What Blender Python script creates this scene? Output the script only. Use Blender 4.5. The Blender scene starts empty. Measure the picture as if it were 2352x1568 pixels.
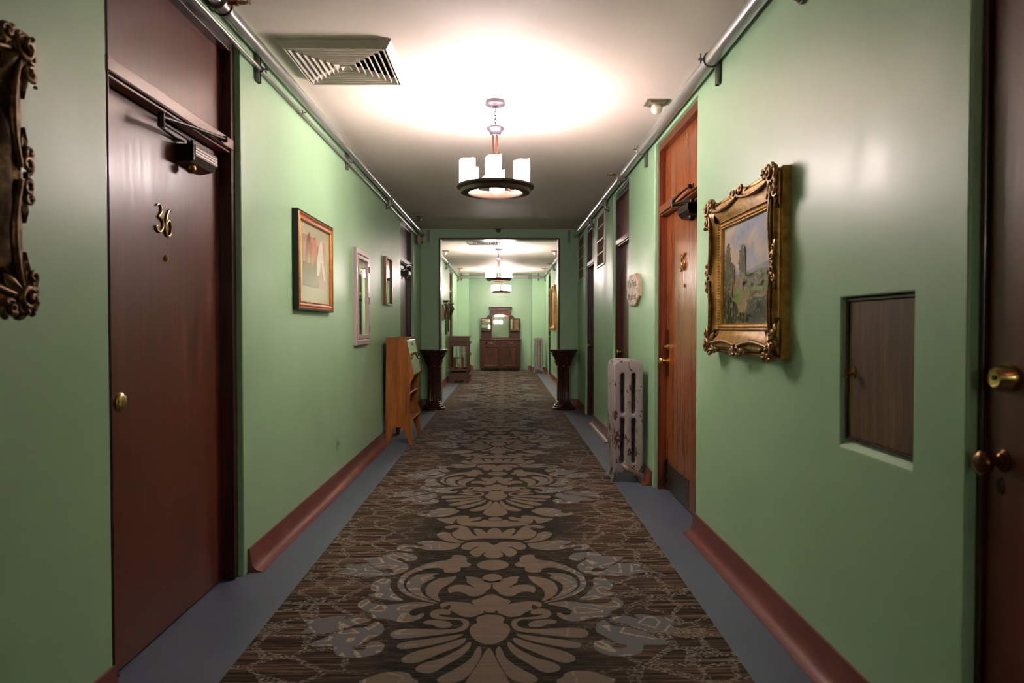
import bpy, bmesh, math, random
from mathutils import Vector, Matrix
random.seed(4)
PI=math.pi
SC=bpy.context.scene
COL=SC.collection
XL,XR,ZC=-1.256,1.118,2.675      # corridor walls and ceiling
YB,YP,YS,YF=-9.6,10.32,18.7,19.3 # back wall, portal wall, pilasters, far wall
# ------------------------------------------------------------------ objects
def org(o):
    v=Vector((0,0,0))
    while o is not None:
        v=v+o.location; o=o.parent
    return v
def tag(o,label=None,cat=None,group=None,kind=None):
    if label: o['label']=label
    if cat: o['category']=cat
    if group: o['group']=group
    if kind: o['kind']=kind
    return o
def thing(name,loc,label=None,cat=None,group=None,kind=None):
    o=bpy.data.objects.new(name,None); COL.objects.link(o); o.location=loc; o.empty_display_size=.05
    return tag(o,label,cat,group,kind)
def copy_tree(o,parent=None,loc=None):
    c=o.copy(); COL.objects.link(c); c.parent=parent
    if loc is not None: c.location=loc
    for ch in list(o.children): copy_tree(ch,c)
    return c
def FL(a,b,c): return (XL+c,a,b)          # on the left wall: a = along, b = up, c = out of the wall
def FR(a,b,c): return (XR-c,a,b)
def FY(y0):
    return lambda a,b,c: (a,y0-c,b)
def FC(a,b,c): return (a,b,ZC-c)          # on the ceiling
class M:
    def __init__(s,f=None): s.v=[];s.p=[];s.f=f or (lambda a,b,c:(a,b,c)); s.mi=0
    def vert(s,a,b,c): s.v.append(s.f(a,b,c)); return len(s.v)-1
    def face(s,ids,mi=None): s.p.append((tuple(ids),s.mi if mi is None else mi))
    def box(s,a0,a1,b0,b1,c0,c1):
        i=[s.vert(a,b,c) for a in (a0,a1) for b in (b0,b1) for c in (c0,c1)]
        for q in ((0,1,3,2),(4,6,7,5),(0,4,5,1),(2,3,7,6),(0,2,6,4),(1,5,7,3)): s.face([i[k] for k in q])
        return s
    def grid(s,rings,close=True,cap=True):
        n=len(rings[0]); ids=[[s.vert(*p) for p in r] for r in rings]
        for j in range(len(ids)-1):
            for k in range(n if close else n-1):
                s.face((ids[j][k],ids[j][(k+1)%n],ids[j+1][(k+1)%n],ids[j+1][k]))
        if cap: s.face(ids[0][::-1]); s.face(ids[-1])
        return s
    def tube(s,pts,r,n=10,cap=True,flat=1.0,closed=False):
        pts=[Vector(p) for p in pts]; rings=[]; m=len(pts)
        rs=r if isinstance(r,(list,tuple)) else [r]*m
        up=None
        for i,p in enumerate(pts):
            if closed: t=(pts[(i+1)%m]-pts[i-1])
            else: t=(pts[min(i+1,m-1)]-pts[max(i-1,0)])
            if t.length<1e-9: t=Vector((0,0,1))
            t.normalize()
            if up is None:
                up=Vector((0,0,1)) if abs(t.z)<.9 else Vector((1,0,0))
            x=t.cross(up)
            if x.length<1e-6: x=t.cross(Vector((0,1,0)))
            x.normalize(); y=x.cross(t).normalized(); up=y
            rings.append([tuple(p+x*rs[i]*math.cos(2*PI*k/n)+y*rs[i]*flat*math.sin(2*PI*k/n)) for k in range(n)])
        if closed: rings.append(rings[0]); cap=False
        return s.grid(rings,True,cap)
    def cyl(s,p0,p1,r,n=16,r2=None):
        return s.tube([p0,p1],[r,r if r2 is None else r2],n)
    def lathe(s,prof,c,n=24,axis='z',cap=True,flute=0,fl=0.0,sx=1,sy=1):
        rings=[]
        for (r,z) in prof:
            ring=[]
            for k in range(n):
                a=2*PI*k/n; rr=r
                if flute: rr=r*(1-fl*abs(math.sin(a*flute/2)))
                u,v=rr*math.cos(a)*sx,rr*math.sin(a)*sy
                if axis=='z': q=(c[0]+u,c[1]+v,c[2]+z)
                elif axis=='x': q=(c[0]+z,c[1]+u,c[2]+v)
                else: q=(c[0]+u,c[1]+z,c[2]+v)
                ring.append(q)
            rings.append(ring)
        return s.grid(rings,True,cap)
    def ball(s,c,r,n=12,m=8,sx=1,sy=1,sz=1):
        prof=[(r*math.sin(PI*(j+.02)/(m+.04)),-r*sz*math.cos(PI*(j+.02)/(m+.04))) for j in range(m+1)]
        return s.lathe(prof,c,n,sx=sx,sy=sy)
    def prism(s,poly,e0,e1,axis='y'):
        def mk(u,v,e):
            return (u,e,v) if axis=='y' else ((e,u,v) if axis=='x' else (u,v,e))
        n=len(poly)
        i0=[s.vert(*mk(u,v,e0)) for u,v in poly]; i1=[s.vert(*mk(u,v,e1)) for u,v in poly]
        s.face(i0); s.face(i1[::-1])
        for k in range(n): s.face((i0[k],i0[(k+1)%n],i1[(k+1)%n],i1[k]))
        return s
    def frame(s,a0,a1,b0,b1,prof):
        # mitred frame; prof = [(inset from the outer edge, height off the wall)...] open profile
        rings=[]
        for (i,h) in prof:
            rings.append([(a0+i,b0+i,h),(a1-i,b0+i,h),(a1-i,b1-i,h),(a0+i,b1-i,h)])
        ids=[[s.vert(*p) for p in r] for r in rings]
        for j in range(len(ids)-1):
            for k in range(4): s.face((ids[j][k],ids[j][(k+1)%4],ids[j+1][(k+1)%4],ids[j+1][k]))
        for k in range(4): s.face((ids[-1][k],ids[-1][(k+1)%4],ids[0][(k+1)%4],ids[0][k]))
        return s
    def build(s,name,mat,parent=None,smooth=None,bevel=0,seg=2,recalc=True):
        o3=org(parent) if parent else Vector((0,0,0))
        me=bpy.data.meshes.new(name)
        me.from_pydata([tuple(Vector(v)-o3) for v in s.v],[],[p[0] for p in s.p])
        mats=mat if isinstance(mat,(list,tuple)) else [mat]
        for m in mats: me.materials.append(m)
        for k,p in enumerate(s.p): me.polygons[k].material_index=p[1]
        if recalc:
            bm=bmesh.new(); bm.from_mesh(me); bmesh.ops.recalc_face_normals(bm,faces=bm.faces); bm.to_mesh(me); bm.free()
        o=bpy.data.objects.new(name,me); COL.objects.link(o)
        if parent: o.parent=parent
        if smooth is not None:
            for p in me.polygons: p.use_smooth=True
            me.set_sharp_from_angle(angle=math.radians(smooth))
        if bevel:
            b=o.modifiers.new('bevel','BEVEL'); b.width=bevel; b.segments=seg; b.limit_method='ANGLE'; b.angle_limit=math.radians(40)
        return o
def curve_solid(name,outlines,e,bev,mat,parent,mapf,res=3):
    """filled 2D outlines (with holes) thickened by e, mapped by mapf(u,v,w)"""
    cu=bpy.data.curves.new('c','CURVE'); cu.dimensions='2D'; cu.fill_mode='BOTH'; cu.extrude=e/2-bev; cu.bevel_depth=bev; cu.bevel_resolution=res; cu.offset=-bev
    for ol in outlines:
        sp=cu.splines.new('POLY'); sp.points.add(len(ol)-1); sp.use_cyclic_u=True
        for i,(u,v) in enumerate(ol): sp.points[i].co=(u,v,0,1)
    return _solid(name,cu,mat,parent,mapf,e)
def text_solid(name,body,size,e,mat,parent,mapf,align='CENTER',shear=0,sx=1):
    cu=bpy.data.curves.new('t','FONT'); cu.body=body; cu.size=size; cu.extrude=e/2; cu.align_x=align; cu.align_y='CENTER'; cu.shear=shear; cu.resolution_u=3
    return _solid(name,cu,mat,parent,(lambda u,v,w:mapf(u*sx,v,w)),e)
def _solid(name,cu,mat,parent,mapf,e):
    ob=bpy.data.objects.new('tmp',cu); COL.objects.link(ob)
    dg=bpy.context.evaluated_depsgraph_get(); dg.update()
    me=bpy.data.meshes.new_from_object(ob.evaluated_get(dg)); bpy.data.objects.remove(ob)
    o3=org(parent) if parent else Vector((0,0,0))
    for v in me.vertices: v.co=Vector(mapf(v.co.x,v.co.y,v.co.z+e/2))-o3
    me.materials.clear(); me.materials.append(mat)
    bm=bmesh.new(); bm.from_mesh(me); bmesh.ops.remove_doubles(bm,verts=bm.verts,dist=1e-6); bmesh.ops.recalc_face_normals(bm,faces=bm.faces); bm.to_mesh(me); bm.free()
    me.name=name; o=bpy.data.objects.new(name,me); COL.objects.link(o); o.parent=parent
    for p in me.polygons: p.use_smooth=True
    me.set_sharp_from_angle(angle=math.radians(35))
    return o
def smooth_poly(p,it=1):
    for _ in range(it):
        q=[]
        for i in range(len(p)):
            a,b=p[i],p[(i+1)%len(p)]
            q+=[(a[0]*.75+b[0]*.25,a[1]*.75+b[1]*.25),(a[0]*.25+b[0]*.75,a[1]*.25+b[1]*.75)]
        p=q
    return p
def arc(cx,cz,r,a0,a1,n=8,rz=None):
    return [(cx+r*math.cos(math.radians(a0+(a1-a0)*k/n)),cz+(rz or r)*math.sin(math.radians(a0+(a1-a0)*k/n))) for k in range(n+1)]
# ------------------------------------------------------------------ materials
def srgb(c):
    return tuple([((x/255)/12.92 if x/255<=.04045 else ((x/255+.055)/1.055)**2.4) for x in c])+(1,)
def mat(name,col=(128,128,128),rough=.5,metal=0,coat=0,emit=None,es=0,spec=None,coat_r=.1):
    m=bpy.data.materials.new(name); m.use_nodes=True; b=m.node_tree.nodes['Principled BSDF']
    b.inputs['Base Color'].default_value=srgb(col); b.inputs['Roughness'].default_value=rough; b.inputs['Metallic'].default_value=metal
    b.inputs['Coat Weight'].default_value=coat; b.inputs['Coat Roughness'].default_value=coat_r
    if spec is not None: b.inputs['Specular IOR Level'].default_value=spec
    if emit: b.inputs['Emission Color'].default_value=srgb(emit); b.inputs['Emission Strength'].default_value=es
    return m
class N:
    def __init__(s,m): s.m=m; s.t=m.node_tree; s.b=s.t.nodes['Principled BSDF']
    def n(s,ty,**k):
        x=s.t.nodes.new(ty)
        for a,b in k.items(): setattr(x,a,b)
        return x
    def l(s,a,b): s.t.links.new(a,b)
    def coord(s,scale,src='Object',rot=(0,0,0)):
        if not hasattr(s,'tc'): s.tc=s.n('ShaderNodeNewGeometry')
        mp=s.n('ShaderNodeMapping'); mp.inputs['Scale'].default_value=scale; mp.inputs['Rotation'].default_value=rot
        s.l(s.tc.outputs['Position'],mp.inputs['Vector']); return mp.outputs['Vector']
    def noise(s,scale,sc=1,detail=4,rough=.55,dist=0):
        x=s.n('ShaderNodeTexNoise'); x.inputs['Scale'].default_value=sc; x.inputs['Detail'].default_value=detail; x.inputs['Roughness'].default_value=rough; x.inputs['Distortion'].default_value=dist
        s.l(s.coord(scale),x.inputs['Vector']); return x.outputs['Fac']
    def ramp(s,fac,stops):
        x=s.n('ShaderNodeValToRGB'); e=x.color_ramp.elements
        while len(e)<len(stops): e.new(.5)
        for i,(p,c) in enumerate(stops):
            e[i].position=p; e[i].color=srgb(c) if len(c)==3 else c
        s.l(fac,x.inputs['Fac']); return x.outputs['Color']
    def mix(s,f,a,b,mode='MIX'):
        x=s.n('ShaderNodeMix',data_type='RGBA',blend_type=mode)
        for sock,v in ((x.inputs['Factor'],f),(x.inputs['A'],a),(x.inputs['B'],b)):
            pass
        def st(sock,v):
            if isinstance(v,(int,float)): sock.default_value=v
            elif isinstance(v,tuple): sock.default_value=srgb(v)
            else: s.l(v,sock)
        st(x.inputs[0],f); st(x.inputs[6],a); st(x.inputs[7],b); return x.outputs[2]
    def math(s,op,a,b=None,c=None,clamp=False):
        x=s.n('ShaderNodeMath',operation=op,use_clamp=clamp)
        for i,v in enumerate((a,b,c)):
            if v is None: continue
            if isinstance(v,(int,float)): x.inputs[i].default_value=v
            else: s.l(v,x.inputs[i])
        return x.outputs[0]
    def bump(s,h,st=.2,d=.01):
        x=s.n('ShaderNodeBump'); x.inputs['Strength'].default_value=st; x.inputs['Distance'].default_value=d
        s.l(h,x.inputs['Height']); s.l(x.outputs['Normal'],s.b.inputs['Normal'])
    def col(s,c): s.l(c,s.b.inputs['Base Color'])
    def rgh(s,c): s.l(c,s.b.inputs['Roughness'])
    def mr(s,v,a,b,c,d):
        x=s.n('ShaderNodeMapRange'); s.l(v,x.inputs[0])
        for i,q in enumerate((a,b,c,d)): x.inputs[i+1].default_value=q
        return x.outputs[0]
BLK=(0,0,0,1); WHT=(1,1,1,1)
def wood(name,dark,mid,light,rough=.3,coat=.3,dirv='z',sc=1.0,coat_r=.12):
    m=mat(name,mid,rough,coat=coat,coat_r=coat_r); n=N(m)
    s={'z':(26*sc,26*sc,1.3*sc),'y':(26*sc,1.3*sc,26*sc),'x':(1.3*sc,26*sc,26*sc)}[dirv]
    a=n.noise(s,1,6,.6,.6); g=n.noise(tuple(q*5 for q in s),1,3,.6)
    big=n.noise(tuple(q*.12+.3 for q in s),1,2,.5)
    c=n.ramp(a,[(.32,dark),(.5,mid),(.68,light)])
    c2=n.mix(n.mr(g,.48,.72,0,.4),c,tuple(int(q*.82) for q in dark),'MIX')
    c3=n.mix(n.mr(big,.35,.65,0,.35),c2,mid)
    n.col(c3); n.rgh(n.mr(a,.3,.7,rough-.05,rough+.1)); n.bump(g,.08,.002)
    return m
def paint(name,col,rough,var=8,bump=.12):
    m=mat(name,col,rough); n=N(m)
    a=n.noise((1.1,1.1,.6),1,5,.6); b=n.noise((14,14,6),1,4,.6)
    lo=tuple(max(q-var,0) for q in col); hi=tuple(min(q+var,255) for q in col)
    n.col(n.ramp(a,[(.3,lo),(.7,hi)])); n.rgh(n.mr(n.noise((2.5,2.5,1),1,4),.3,.7,rough-.06,rough+.08)); n.bump(b,bump,.004)
    return m
G_WALL=paint('green_wall_paint',(160,201,160),.40,2,.10)
G_WALL.node_tree.nodes['Principled BSDF'].inputs['Specular IOR Level'].default_value=.9
G_CEIL=paint('ceiling_paint',(230,216,208),.62,3,.12)
MAROON=paint('maroon_baseboard_paint',(112,56,50),.42,6,.1)
MAHOG=wood('mahogany_door',(80,34,20),(97,43,26),(117,57,35),.36,.22,coat_r=.26)
MAHOG_H=wood('mahogany_rail',(96,46,32),(124,66,48),(146,84,62),.32,.3,'y')
FRAMEW=wood('dark_door_frame',(38,15,9),(56,23,13),(84,38,22),.3,.3)
ORANGE=wood('orange_mahogany_door',(104,50,22),(136,72,32),(162,92,46),.28,.45)
ORANGE_F=wood('orange_door_frame',(70,26,12),(104,44,20),(140,66,32),.3,.35)
ORANGE_H=wood('orange_rail',(110,52,26),(146,74,36),(172,92,50),.3,.3,'y')
OAK=wood('golden_oak',(104,56,16),(144,82,27),(172,106,40),.4,.1)
CHERRY=wood('dark_polished_mahogany',(38,12,8),(66,22,12),(98,36,18),.2,.6)
WALNUT=wood('walnut_sideboard',(50,24,10),(78,38,16),(104,56,27),.4,.08)
WALNUT2=wood('walnut_panel',(42,19,8),(64,31,14),(84,44,22),.4,.08)
CABW=wood('brown_display_case',(50,27,18),(74,41,28),(94,55,38),.36,.25)
BROWNP=wood('mottled_brown_panel',(52,34,14),(92,66,32),(126,96,50),.6,.0,'z',1.6)
BRASS=mat('brass',(216,184,122),.18,1); BRASS_D=mat('aged_brass',(150,112,66),.3,1)
BRONZE=mat('dark_bronze',(62,48,40),.34,.8); BLACKM=mat('black_closer_metal',(44,38,36),.35,.7)
CLOSER=mat('grey_closer_metal',(120,110,104),.4,.7)
STEEL=mat('strut_steel',(120,120,118),.4,.7)
def pipe_mat(name,col,rust=.0):
    m=mat(name,col,.3,.35,coat=.3,coat_r=.15); n=N(m)
    a=n.noise((3,1.2,3),2,6,.7)
    f=n.ramp(a,[(.60-rust,BLK),(.66-rust,WHT)])
    n.col(n.mix(n.math('MULTIPLY',f,.5),col,(150,112,84))); return m
PIPE=pipe_mat('grey_painted_pipe',(150,150,146)); PIPE_S=mat('thin_grey_pipe',(160,158,152),.3,.5)
FITTING=mat('grey_pipe_fitting',(118,114,108),.34,.4)
WHITEG=mat('white_globe_glass',(235,228,215),.15); PLATE=mat('grey_plate',(150,138,120),.4,.5)
SHADE=mat('lit_frosted_glass',(250,245,238),.4,emit=(255,236,232),es=42)
RINGM=mat('dark_bronze_ring',(78,66,58),.42,.6); RINGI=mat('copper_ring_inside',(66,36,22),.4,.6)
CHAINM=mat('dark_chain_metal',(26,22,32),.5,.2)
CANOPY=mat('silver_canopy',(50,44,56),.45,.4); RODM=mat('bronze_rod',(84,50,38),.4,.6)
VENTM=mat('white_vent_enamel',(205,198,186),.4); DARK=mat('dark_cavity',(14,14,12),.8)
GOLD=None
def gold(name,a,b,c,rough=.38):
    m=mat(name,b,rough,.65); n=N(m); x=n.noise((30,30,30),1,5,.7)
    n.col(n.ramp(x,[(.28,a),(.5,b),(.72,c)])); n.bump(n.noise((120,120,120),1,3),.25,.002); return m
GOLD=gold('antique_gold',(140,96,42),(184,136,66),(214,170,96)); GOLD_D=gold('dark_antique_gold',(84,60,36),(150,112,70),(206,168,118),.34)
GOLD_L=gold('bright_gold_liner',(166,112,44),(190,136,62),(204,152,76),.4)
OLDG=gold('blackened_gold',(52,38,26),(104,76,50),(160,124,90),.36)
MIRROR=mat('mirror_glass',(226,224,214),.02,1)
CREAM=mat('cream_mat_board',(180,176,146),.6,coat=1,coat_r=.03)
BLACKF=mat('black_frame',(34,36,34),.5); REDW=wood('red_brown_frame',(120,42,20),(158,60,30),(180,80,44),.3,.3,'y')
CABWHITE=mat('lilac_grey_cabinet_paint',(176,160,160),.28)
def radiator_mat():
    m=mat('peeling_grey_radiator_paint',(160,146,146),.5); n=N(m)
    a=n.noise((24,24,15),1,6,.66,.3); p=n.noise((1.8,1.8,2.6),1,2)
    f=n.math('ADD',a,n.mr(p,.35,.7,-.10,.10))
    k=n.ramp(f,[(.555,BLK),(.57,WHT)])
    n.col(n.mix(k,(156,148,150),(84,54,42))); n.bump(n.math('ADD',n.math('MULTIPLY',k,-1.2),n.noise((90,90,90),1,3)),.4,.004); return m
RAD=radiator_mat(); RAD2=mat('grey_radiator_paint',(158,146,142),.45)
PLQ=mat('weathered_white_plaque',(226,214,204),.6)
def plq():
    n=N(PLQ); a=n.noise((28,28,18),1,6,.7)
    n.col(n.ramp(a,[(.38,(176,156,132)),(.5,(228,216,206)),(.8,(240,232,226))])); n.bump(a,.3,.003)
plq(); PLQE=mat('plaque_edge',(206,168,146),.6); INK=mat('faded_brown_lettering',(136,116,92),.7)
def floor_mat():
    m=mat('slate_floor',(84,88,96),.42); n=N(m)
    a=n.noise((2.2,1.6,1),1,6,.65); b=n.noise((160,160,1),1,2)
    c=n.ramp(a,[(.25,(76,86,104)),(.55,(90,101,120)),(.8,(108,118,134))])
    n.col(n.mix(n.mr(b,.4,.62,0,.35),c,(66,70,82))); n.rgh(n.mr(a,.3,.7,.38,.55)); n.bump(b,.1,.002); return m
FLOOR=floor_mat()
def runner_base():
    m=mat('striped_brown_black_weave',(70,60,50),.95,spec=.15); n=N(m)
    P=n.n('ShaderNodeSeparateXYZ'); n.coord((1,1,1)); n.l(n.tc.outputs['Position'],P.inputs[0])
    ax=n.math('ABSOLUTE',n.math('ADD',P.outputs[0],.057))
    edge=n.mr(n.math('ADD',ax,n.math('MULTIPLY',n.math('SUBTRACT',n.noise((2.2,2.2,1),1,3),.5),.55)),.34,.62,0,1)
    st=n.noise((1.8,62,1),1,4,.7); st2=n.noise((9,190,1),1,3,.7); sp=n.noise((230,300,1),1,1)
    dark=n.ramp(st2,[(.38,(20,20,19)),(.54,(42,39,35)),(.66,(92,80,62))])
    br=n.ramp(st,[(.38,(22,20,19)),(.46,(56,44,36)),(.54,(96,75,60)),(.62,(132,108,86))])
    br=n.mix(n.mr(st2,.46,.6,0,.55),br,(24,22,21))
    c=n.mix(edge,dark,br)
    v=n.n('ShaderNodeTexVoronoi',feature='DISTANCE_TO_EDGE'); v.inputs['Scale'].default_value=1; 
    nz=n.n('ShaderNodeTexNoise'); nz.inputs['Scale'].default_value=9; n.l(n.coord((1,1,1)),nz.inputs['Vector'])
    mixv=n.n('ShaderNodeMix',data_type='VECTOR'); mixv.inputs[0].default_value=.06
    mp=n.coord((6.5,8.5,1)); n.l(mp,mixv.inputs[4]); n.l(nz.outputs['Color'],mixv.inputs[5]); n.l(mixv.outputs[1],v.inputs['Vector'])
    ln=n.math('MULTIPLY',n.math('LESS_THAN',v.outputs['Distance'],.075),n.math('GREATER_THAN',n.noise((60,150,1),1,3),.53))
    ln=n.math('MULTIPLY',ln,edge)
    c=n.mix(n.math('MULTIPLY',ln,.8),c,(150,144,132))
    spk=n.math('MULTIPLY',n.math('GREATER_THAN',sp,.68),.35)
    c=n.mix(spk,c,(128,108,86)); n.col(c); n.bump(st2,.3,.003); return m
def runner_motif():
    m=mat('taupe_damask_weave',(112,98,88),.95,spec=.15); n=N(m)
    P=n.n('ShaderNodeSeparateXYZ'); n.coord((1,1,1)); n.l(n.tc.outputs['Position'],P.inputs[0])
    ax=n.math('ABSOLUTE',n.math('ADD',P.outputs[0],.057))
    a=n.noise((3,60,1),1,4,.6); b=n.noise((260,320,1),1,2)
    c=n.ramp(a,[(.3,(108,100,96)),(.5,(122,108,97)),(.66,(134,112,92)),(.8,(138,108,70))])
    edge=n.mr(ax,.25,.42,0,1)
    v=n.n('ShaderNodeTexVoronoi',feature='DISTANCE_TO_EDGE'); v.inputs['Scale'].default_value=1
    nz=n.n('ShaderNodeTexNoise'); nz.inputs['Scale'].default_value=14; n.l(n.coord((1,1,1)),nz.inputs['Vector'])
    mixv=n.n('ShaderNodeMix',data_type='VECTOR'); mixv.inputs[0].default_value=.06
    n.l(n.coord((7.5,9,1)),mixv.inputs[4]); n.l(nz.outputs['Color'],mixv.inputs[5]); n.l(mixv.outputs[1],v.inputs['Vector'])
    d=v.outputs['Distance']
    blue=n.math('MULTIPLY',n.mr(d,.17,.13,0,1),edge)
    far=n.mr(ax,.5,.62,0,1)
    blue=n.math('MAXIMUM',blue,far)
    c=n.mix(n.math('MULTIPLY',blue,.9),c,(108,110,116))
    ln=n.math('MULTIPLY',n.math('MULTIPLY',n.math('LESS_THAN',n.math('ABSOLUTE',n.math('SUBTRACT',d,.155)),.03),edge),n.math('GREATER_THAN',n.noise((60,90,1),1,2),.42))
    c=n.mix(n.math('MULTIPLY',ln,.8),c,(182,172,154))
    c=n.mix(n.mr(b,.42,.7,0,.55),c,(74,66,58)); n.col(c); n.bump(b,.25,.003); return m
RUN_B=runner_base(); RUN_M=runner_motif()
# ------------------------------------------------------------------ room shell
DOORS_L=[(2.185,3.29),(8.30,9.47),(15.78,16.72)]
DOORS_R=[(.53,1.635),(3.96,5.08),(6.13,7.03),(8.49,9.39),(16.46,17.40)]
ZO=2.545                                   # top of the door openings
def wall(name,f,a0,a1,b0,b1,holes,mt,back=.3,bev=.006):
    A=sorted({a0,a1}|{h[0] for h in holes}|{h[1] for h in holes}); B=sorted({b0,b1}|{h[2] for h in holes}|{h[3] for h in holes})
    m=M(f); vid={}
    def V(a,b,c):
        k=(round(a,4),round(b,4),round(c,4))
        if k not in vid: vid[k]=m.vert(*k)
        return vid[k]
    def hole(a,b):
        for h in holes:
            if h[0]-1e-6<=a<=h[1]+1e-6 and h[2]-1e-6<=b<=h[3]+1e-6: return h
        return None
    for i in range(len(A)-1):
        for j in range(len(B)-1):
            h=hole((A[i]+A[i+1])/2,(B[j]+B[j+1])/2)
            if h is None:
                m.face([V(A[i],B[j],0),V(A[i+1],B[j],0),V(A[i+1],B[j+1],0),V(A[i],B[j+1],0)])
            else:
                d=-h[4]
                if h[4]<back: m.face([V(A[i],B[j],d),V(A[i+1],B[j],d),V(A[i+1],B[j+1],d),V(A[i],B[j+1],d)])
                if A[i]==h[0]: m.face([V(A[i],B[j],0),V(A[i],B[j],d),V(A[i],B[j+1],d),V(A[i],B[j+1],0)])
                if A[i+1]==h[1]: m.face([V(A[i+1],B[j],0),V(A[i+1],B[j],d),V(A[i+1],B[j+1],d),V(A[i+1],B[j+1],0)])
                if B[j]==h[2] and B[j]>b0: m.face([V(A[i],B[j],0),V(A[i+1],B[j],0),V(A[i+1],B[j],d),V(A[i],B[j],d)])
                if B[j+1]==h[3] and B[j+1]<b1: m.face([V(A[i],B[j+1],0),V(A[i+1],B[j+1],0),V(A[i+1],B[j+1],d),V(A[i],B[j+1],d)])
    # outer rim and back
    for (p,q) in (((a0,b0),(a1,b0)),((a1,b0),(a1,b1)),((a1,b1),(a0,b1)),((a0,b1),(a0,b0))):
        m.face([V(p[0],p[1],0),V(q[0],q[1],0),V(q[0],q[1],-back),V(p[0],p[1],-back)]) if p[1]!=q[1] else None
    for i in range(len(A)-1):
        for j in range(len(B)-1):
            h=hole((A[i]+A[i+1])/2,(B[j]+B[j+1])/2)
            if h is None or h[4]<back: m.face([V(A[i],B[j],-back),V(A[i+1],B[j],-back),V(A[i+1],B[j+1],-back),V(A[i],B[j+1],-back)])
    o=m.build(name,mt,None,30,bev,3,recalc=False)
    me=o.data; cen=Vector(f((a0+a1)/2,(b0+b1)/2,5))
    bm=bmesh.new(); bm.from_mesh(me); bmesh.ops.recalc_face_normals(bm,faces=bm.faces); bm.to_mesh(me); bm.free()
    return tag(o,kind='structure')
NICHE=(1.851,2.256,.805,1.2986,.03)
wall('wall_left',FL,YB,YF+.1,0,ZC,[(a,b,0,ZO,.3) for a,b in DOORS_L],G_WALL)
wall('wall_right',FR,YB,YF+.1,0,ZC,[(a,b,0,ZO,.3) for a,b in DOORS_R]+[NICHE],G_WALL)
wall('wall_middle',FY(YP),XL,XR,0,ZC,[(-.984,.842,0,2.545,.22)],G_WALL,.22)
wall('wall_far',FY(YF),XL,XR,0,ZC,[],G_WALL,.1)
wall('wall_behind',lambda a,b,c:(a,YB+c,b),XL,XR,0,ZC,[],G_WALL,.1)
for nm,x0,x1 in (('trim_1',XL-.01,-.965),('trim_2',.765,XR+.01)):
    tag(M().box(x0,x1,YS,YF,0,ZC).build(nm,G_WALL,None,30,.006,2),kind='structure')
tag(M().box(XL-.35,XR+.35,YB-.2,YF+.2,-.15,0).build('floor',FLOOR),kind='structure')
VENTS=[(-1.165,3.53),(-.65,11.42)]
wall('ceiling',FC,XL-.35,XR+.35,YB-.2,YF+.2,[(x+.03,x+.555,y+.03,y+.555,.14) for x,y in VENTS],G_CEIL,.15,.003)
# sloping sill and lintel of the niche
tag(M(FR).prism([(-.03,.8055),(.0,.8055),(-.03,.826)],1.852,2.255,'z').build('trim_3',G_WALL),kind='structure') if False else None
m=M(); 
m.prism([(XR-.001,.8055),(XR+.0299,.8055),(XR+.0299,.828)],1.852,2.255,'y'); tag(m.build('trim_3',G_WALL,None),kind='structure')
# thin plaster lip where the ceiling meets the portal wall
tag(M().box(XL,XR,YP-.012,YP,ZC-.008,ZC).build('trim_4',G_CEIL),kind='structure')
# portal lining
m=M(FY(YP))
for a0,a1,b0,b1 in ((-.984,-.957,0,2.545),(.815,.842,0,2.545),(-.957,.815,2.519,2.545)): m.box(a0,a1,b0,b1,-.22,.012)
tag(m.build('trim_5',FRAMEW,None,None,.003),kind='structure')
# baseboards
HB=.115
def base_prof():
    return [(0,0),(0,HB),(.010,HB),(.013,.085),(.017,.055),(.024,.032),(.036,.016),(.052,.007),(.072,.003),(.072,0)]
def baseboard(name,runs):
    m=M()
    for (p,q,nx,ny) in runs:                     # p->q along wall, (nx,ny) normal out of wall
        rings=[]
        for e in (p,q):
            rings.append([(e[0]+nx*c,e[1]+ny*c,z) for c,z in base_prof()])
        m.grid(rings,True,True)
    return tag(m.build(name,MAROON,None,35),kind='structure')
def runs_side(X,nx,doors,y0,y1,gap=.045,g2=.0):
    out=[];y=y0
    for a,b in doors:
        out.append(((X,y),(X,a-g2),nx,0)); y=b+gap
    out.append(((X,y),(X,y1),nx,0)); return out
def seg(X,nx,doors,y0,y1): return runs_side(X,nx,[d for d in doors if y0<d[0]<y1],y0,y1)
baseboard('baseboard_left',seg(XL,1,DOORS_L,YB,YP)+seg(XL,1,DOORS_L,YP+.22,YS))
baseboard('baseboard_right',seg(XR,-1,DOORS_R,YB,YP)+seg(XR,-1,DOORS_R,YP+.22,YS))
baseboard('baseboard_middle',[((XL,YP),(-.984,YP),0,-1),((.842,YP),(XR,YP),0,-1)])
baseboard('baseboard_far',[((XL,YS),(-.965,YS),0,-1),((.765,YS),(XR,YS),0,-1),((-.965,YS),(-.965,YF),1,0),((.765,YS),(.765,YF),-1,0),((-.965,YF),(-.87,YF),0,-1),((.66,YF),(.765,YF),0,-1)])
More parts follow.
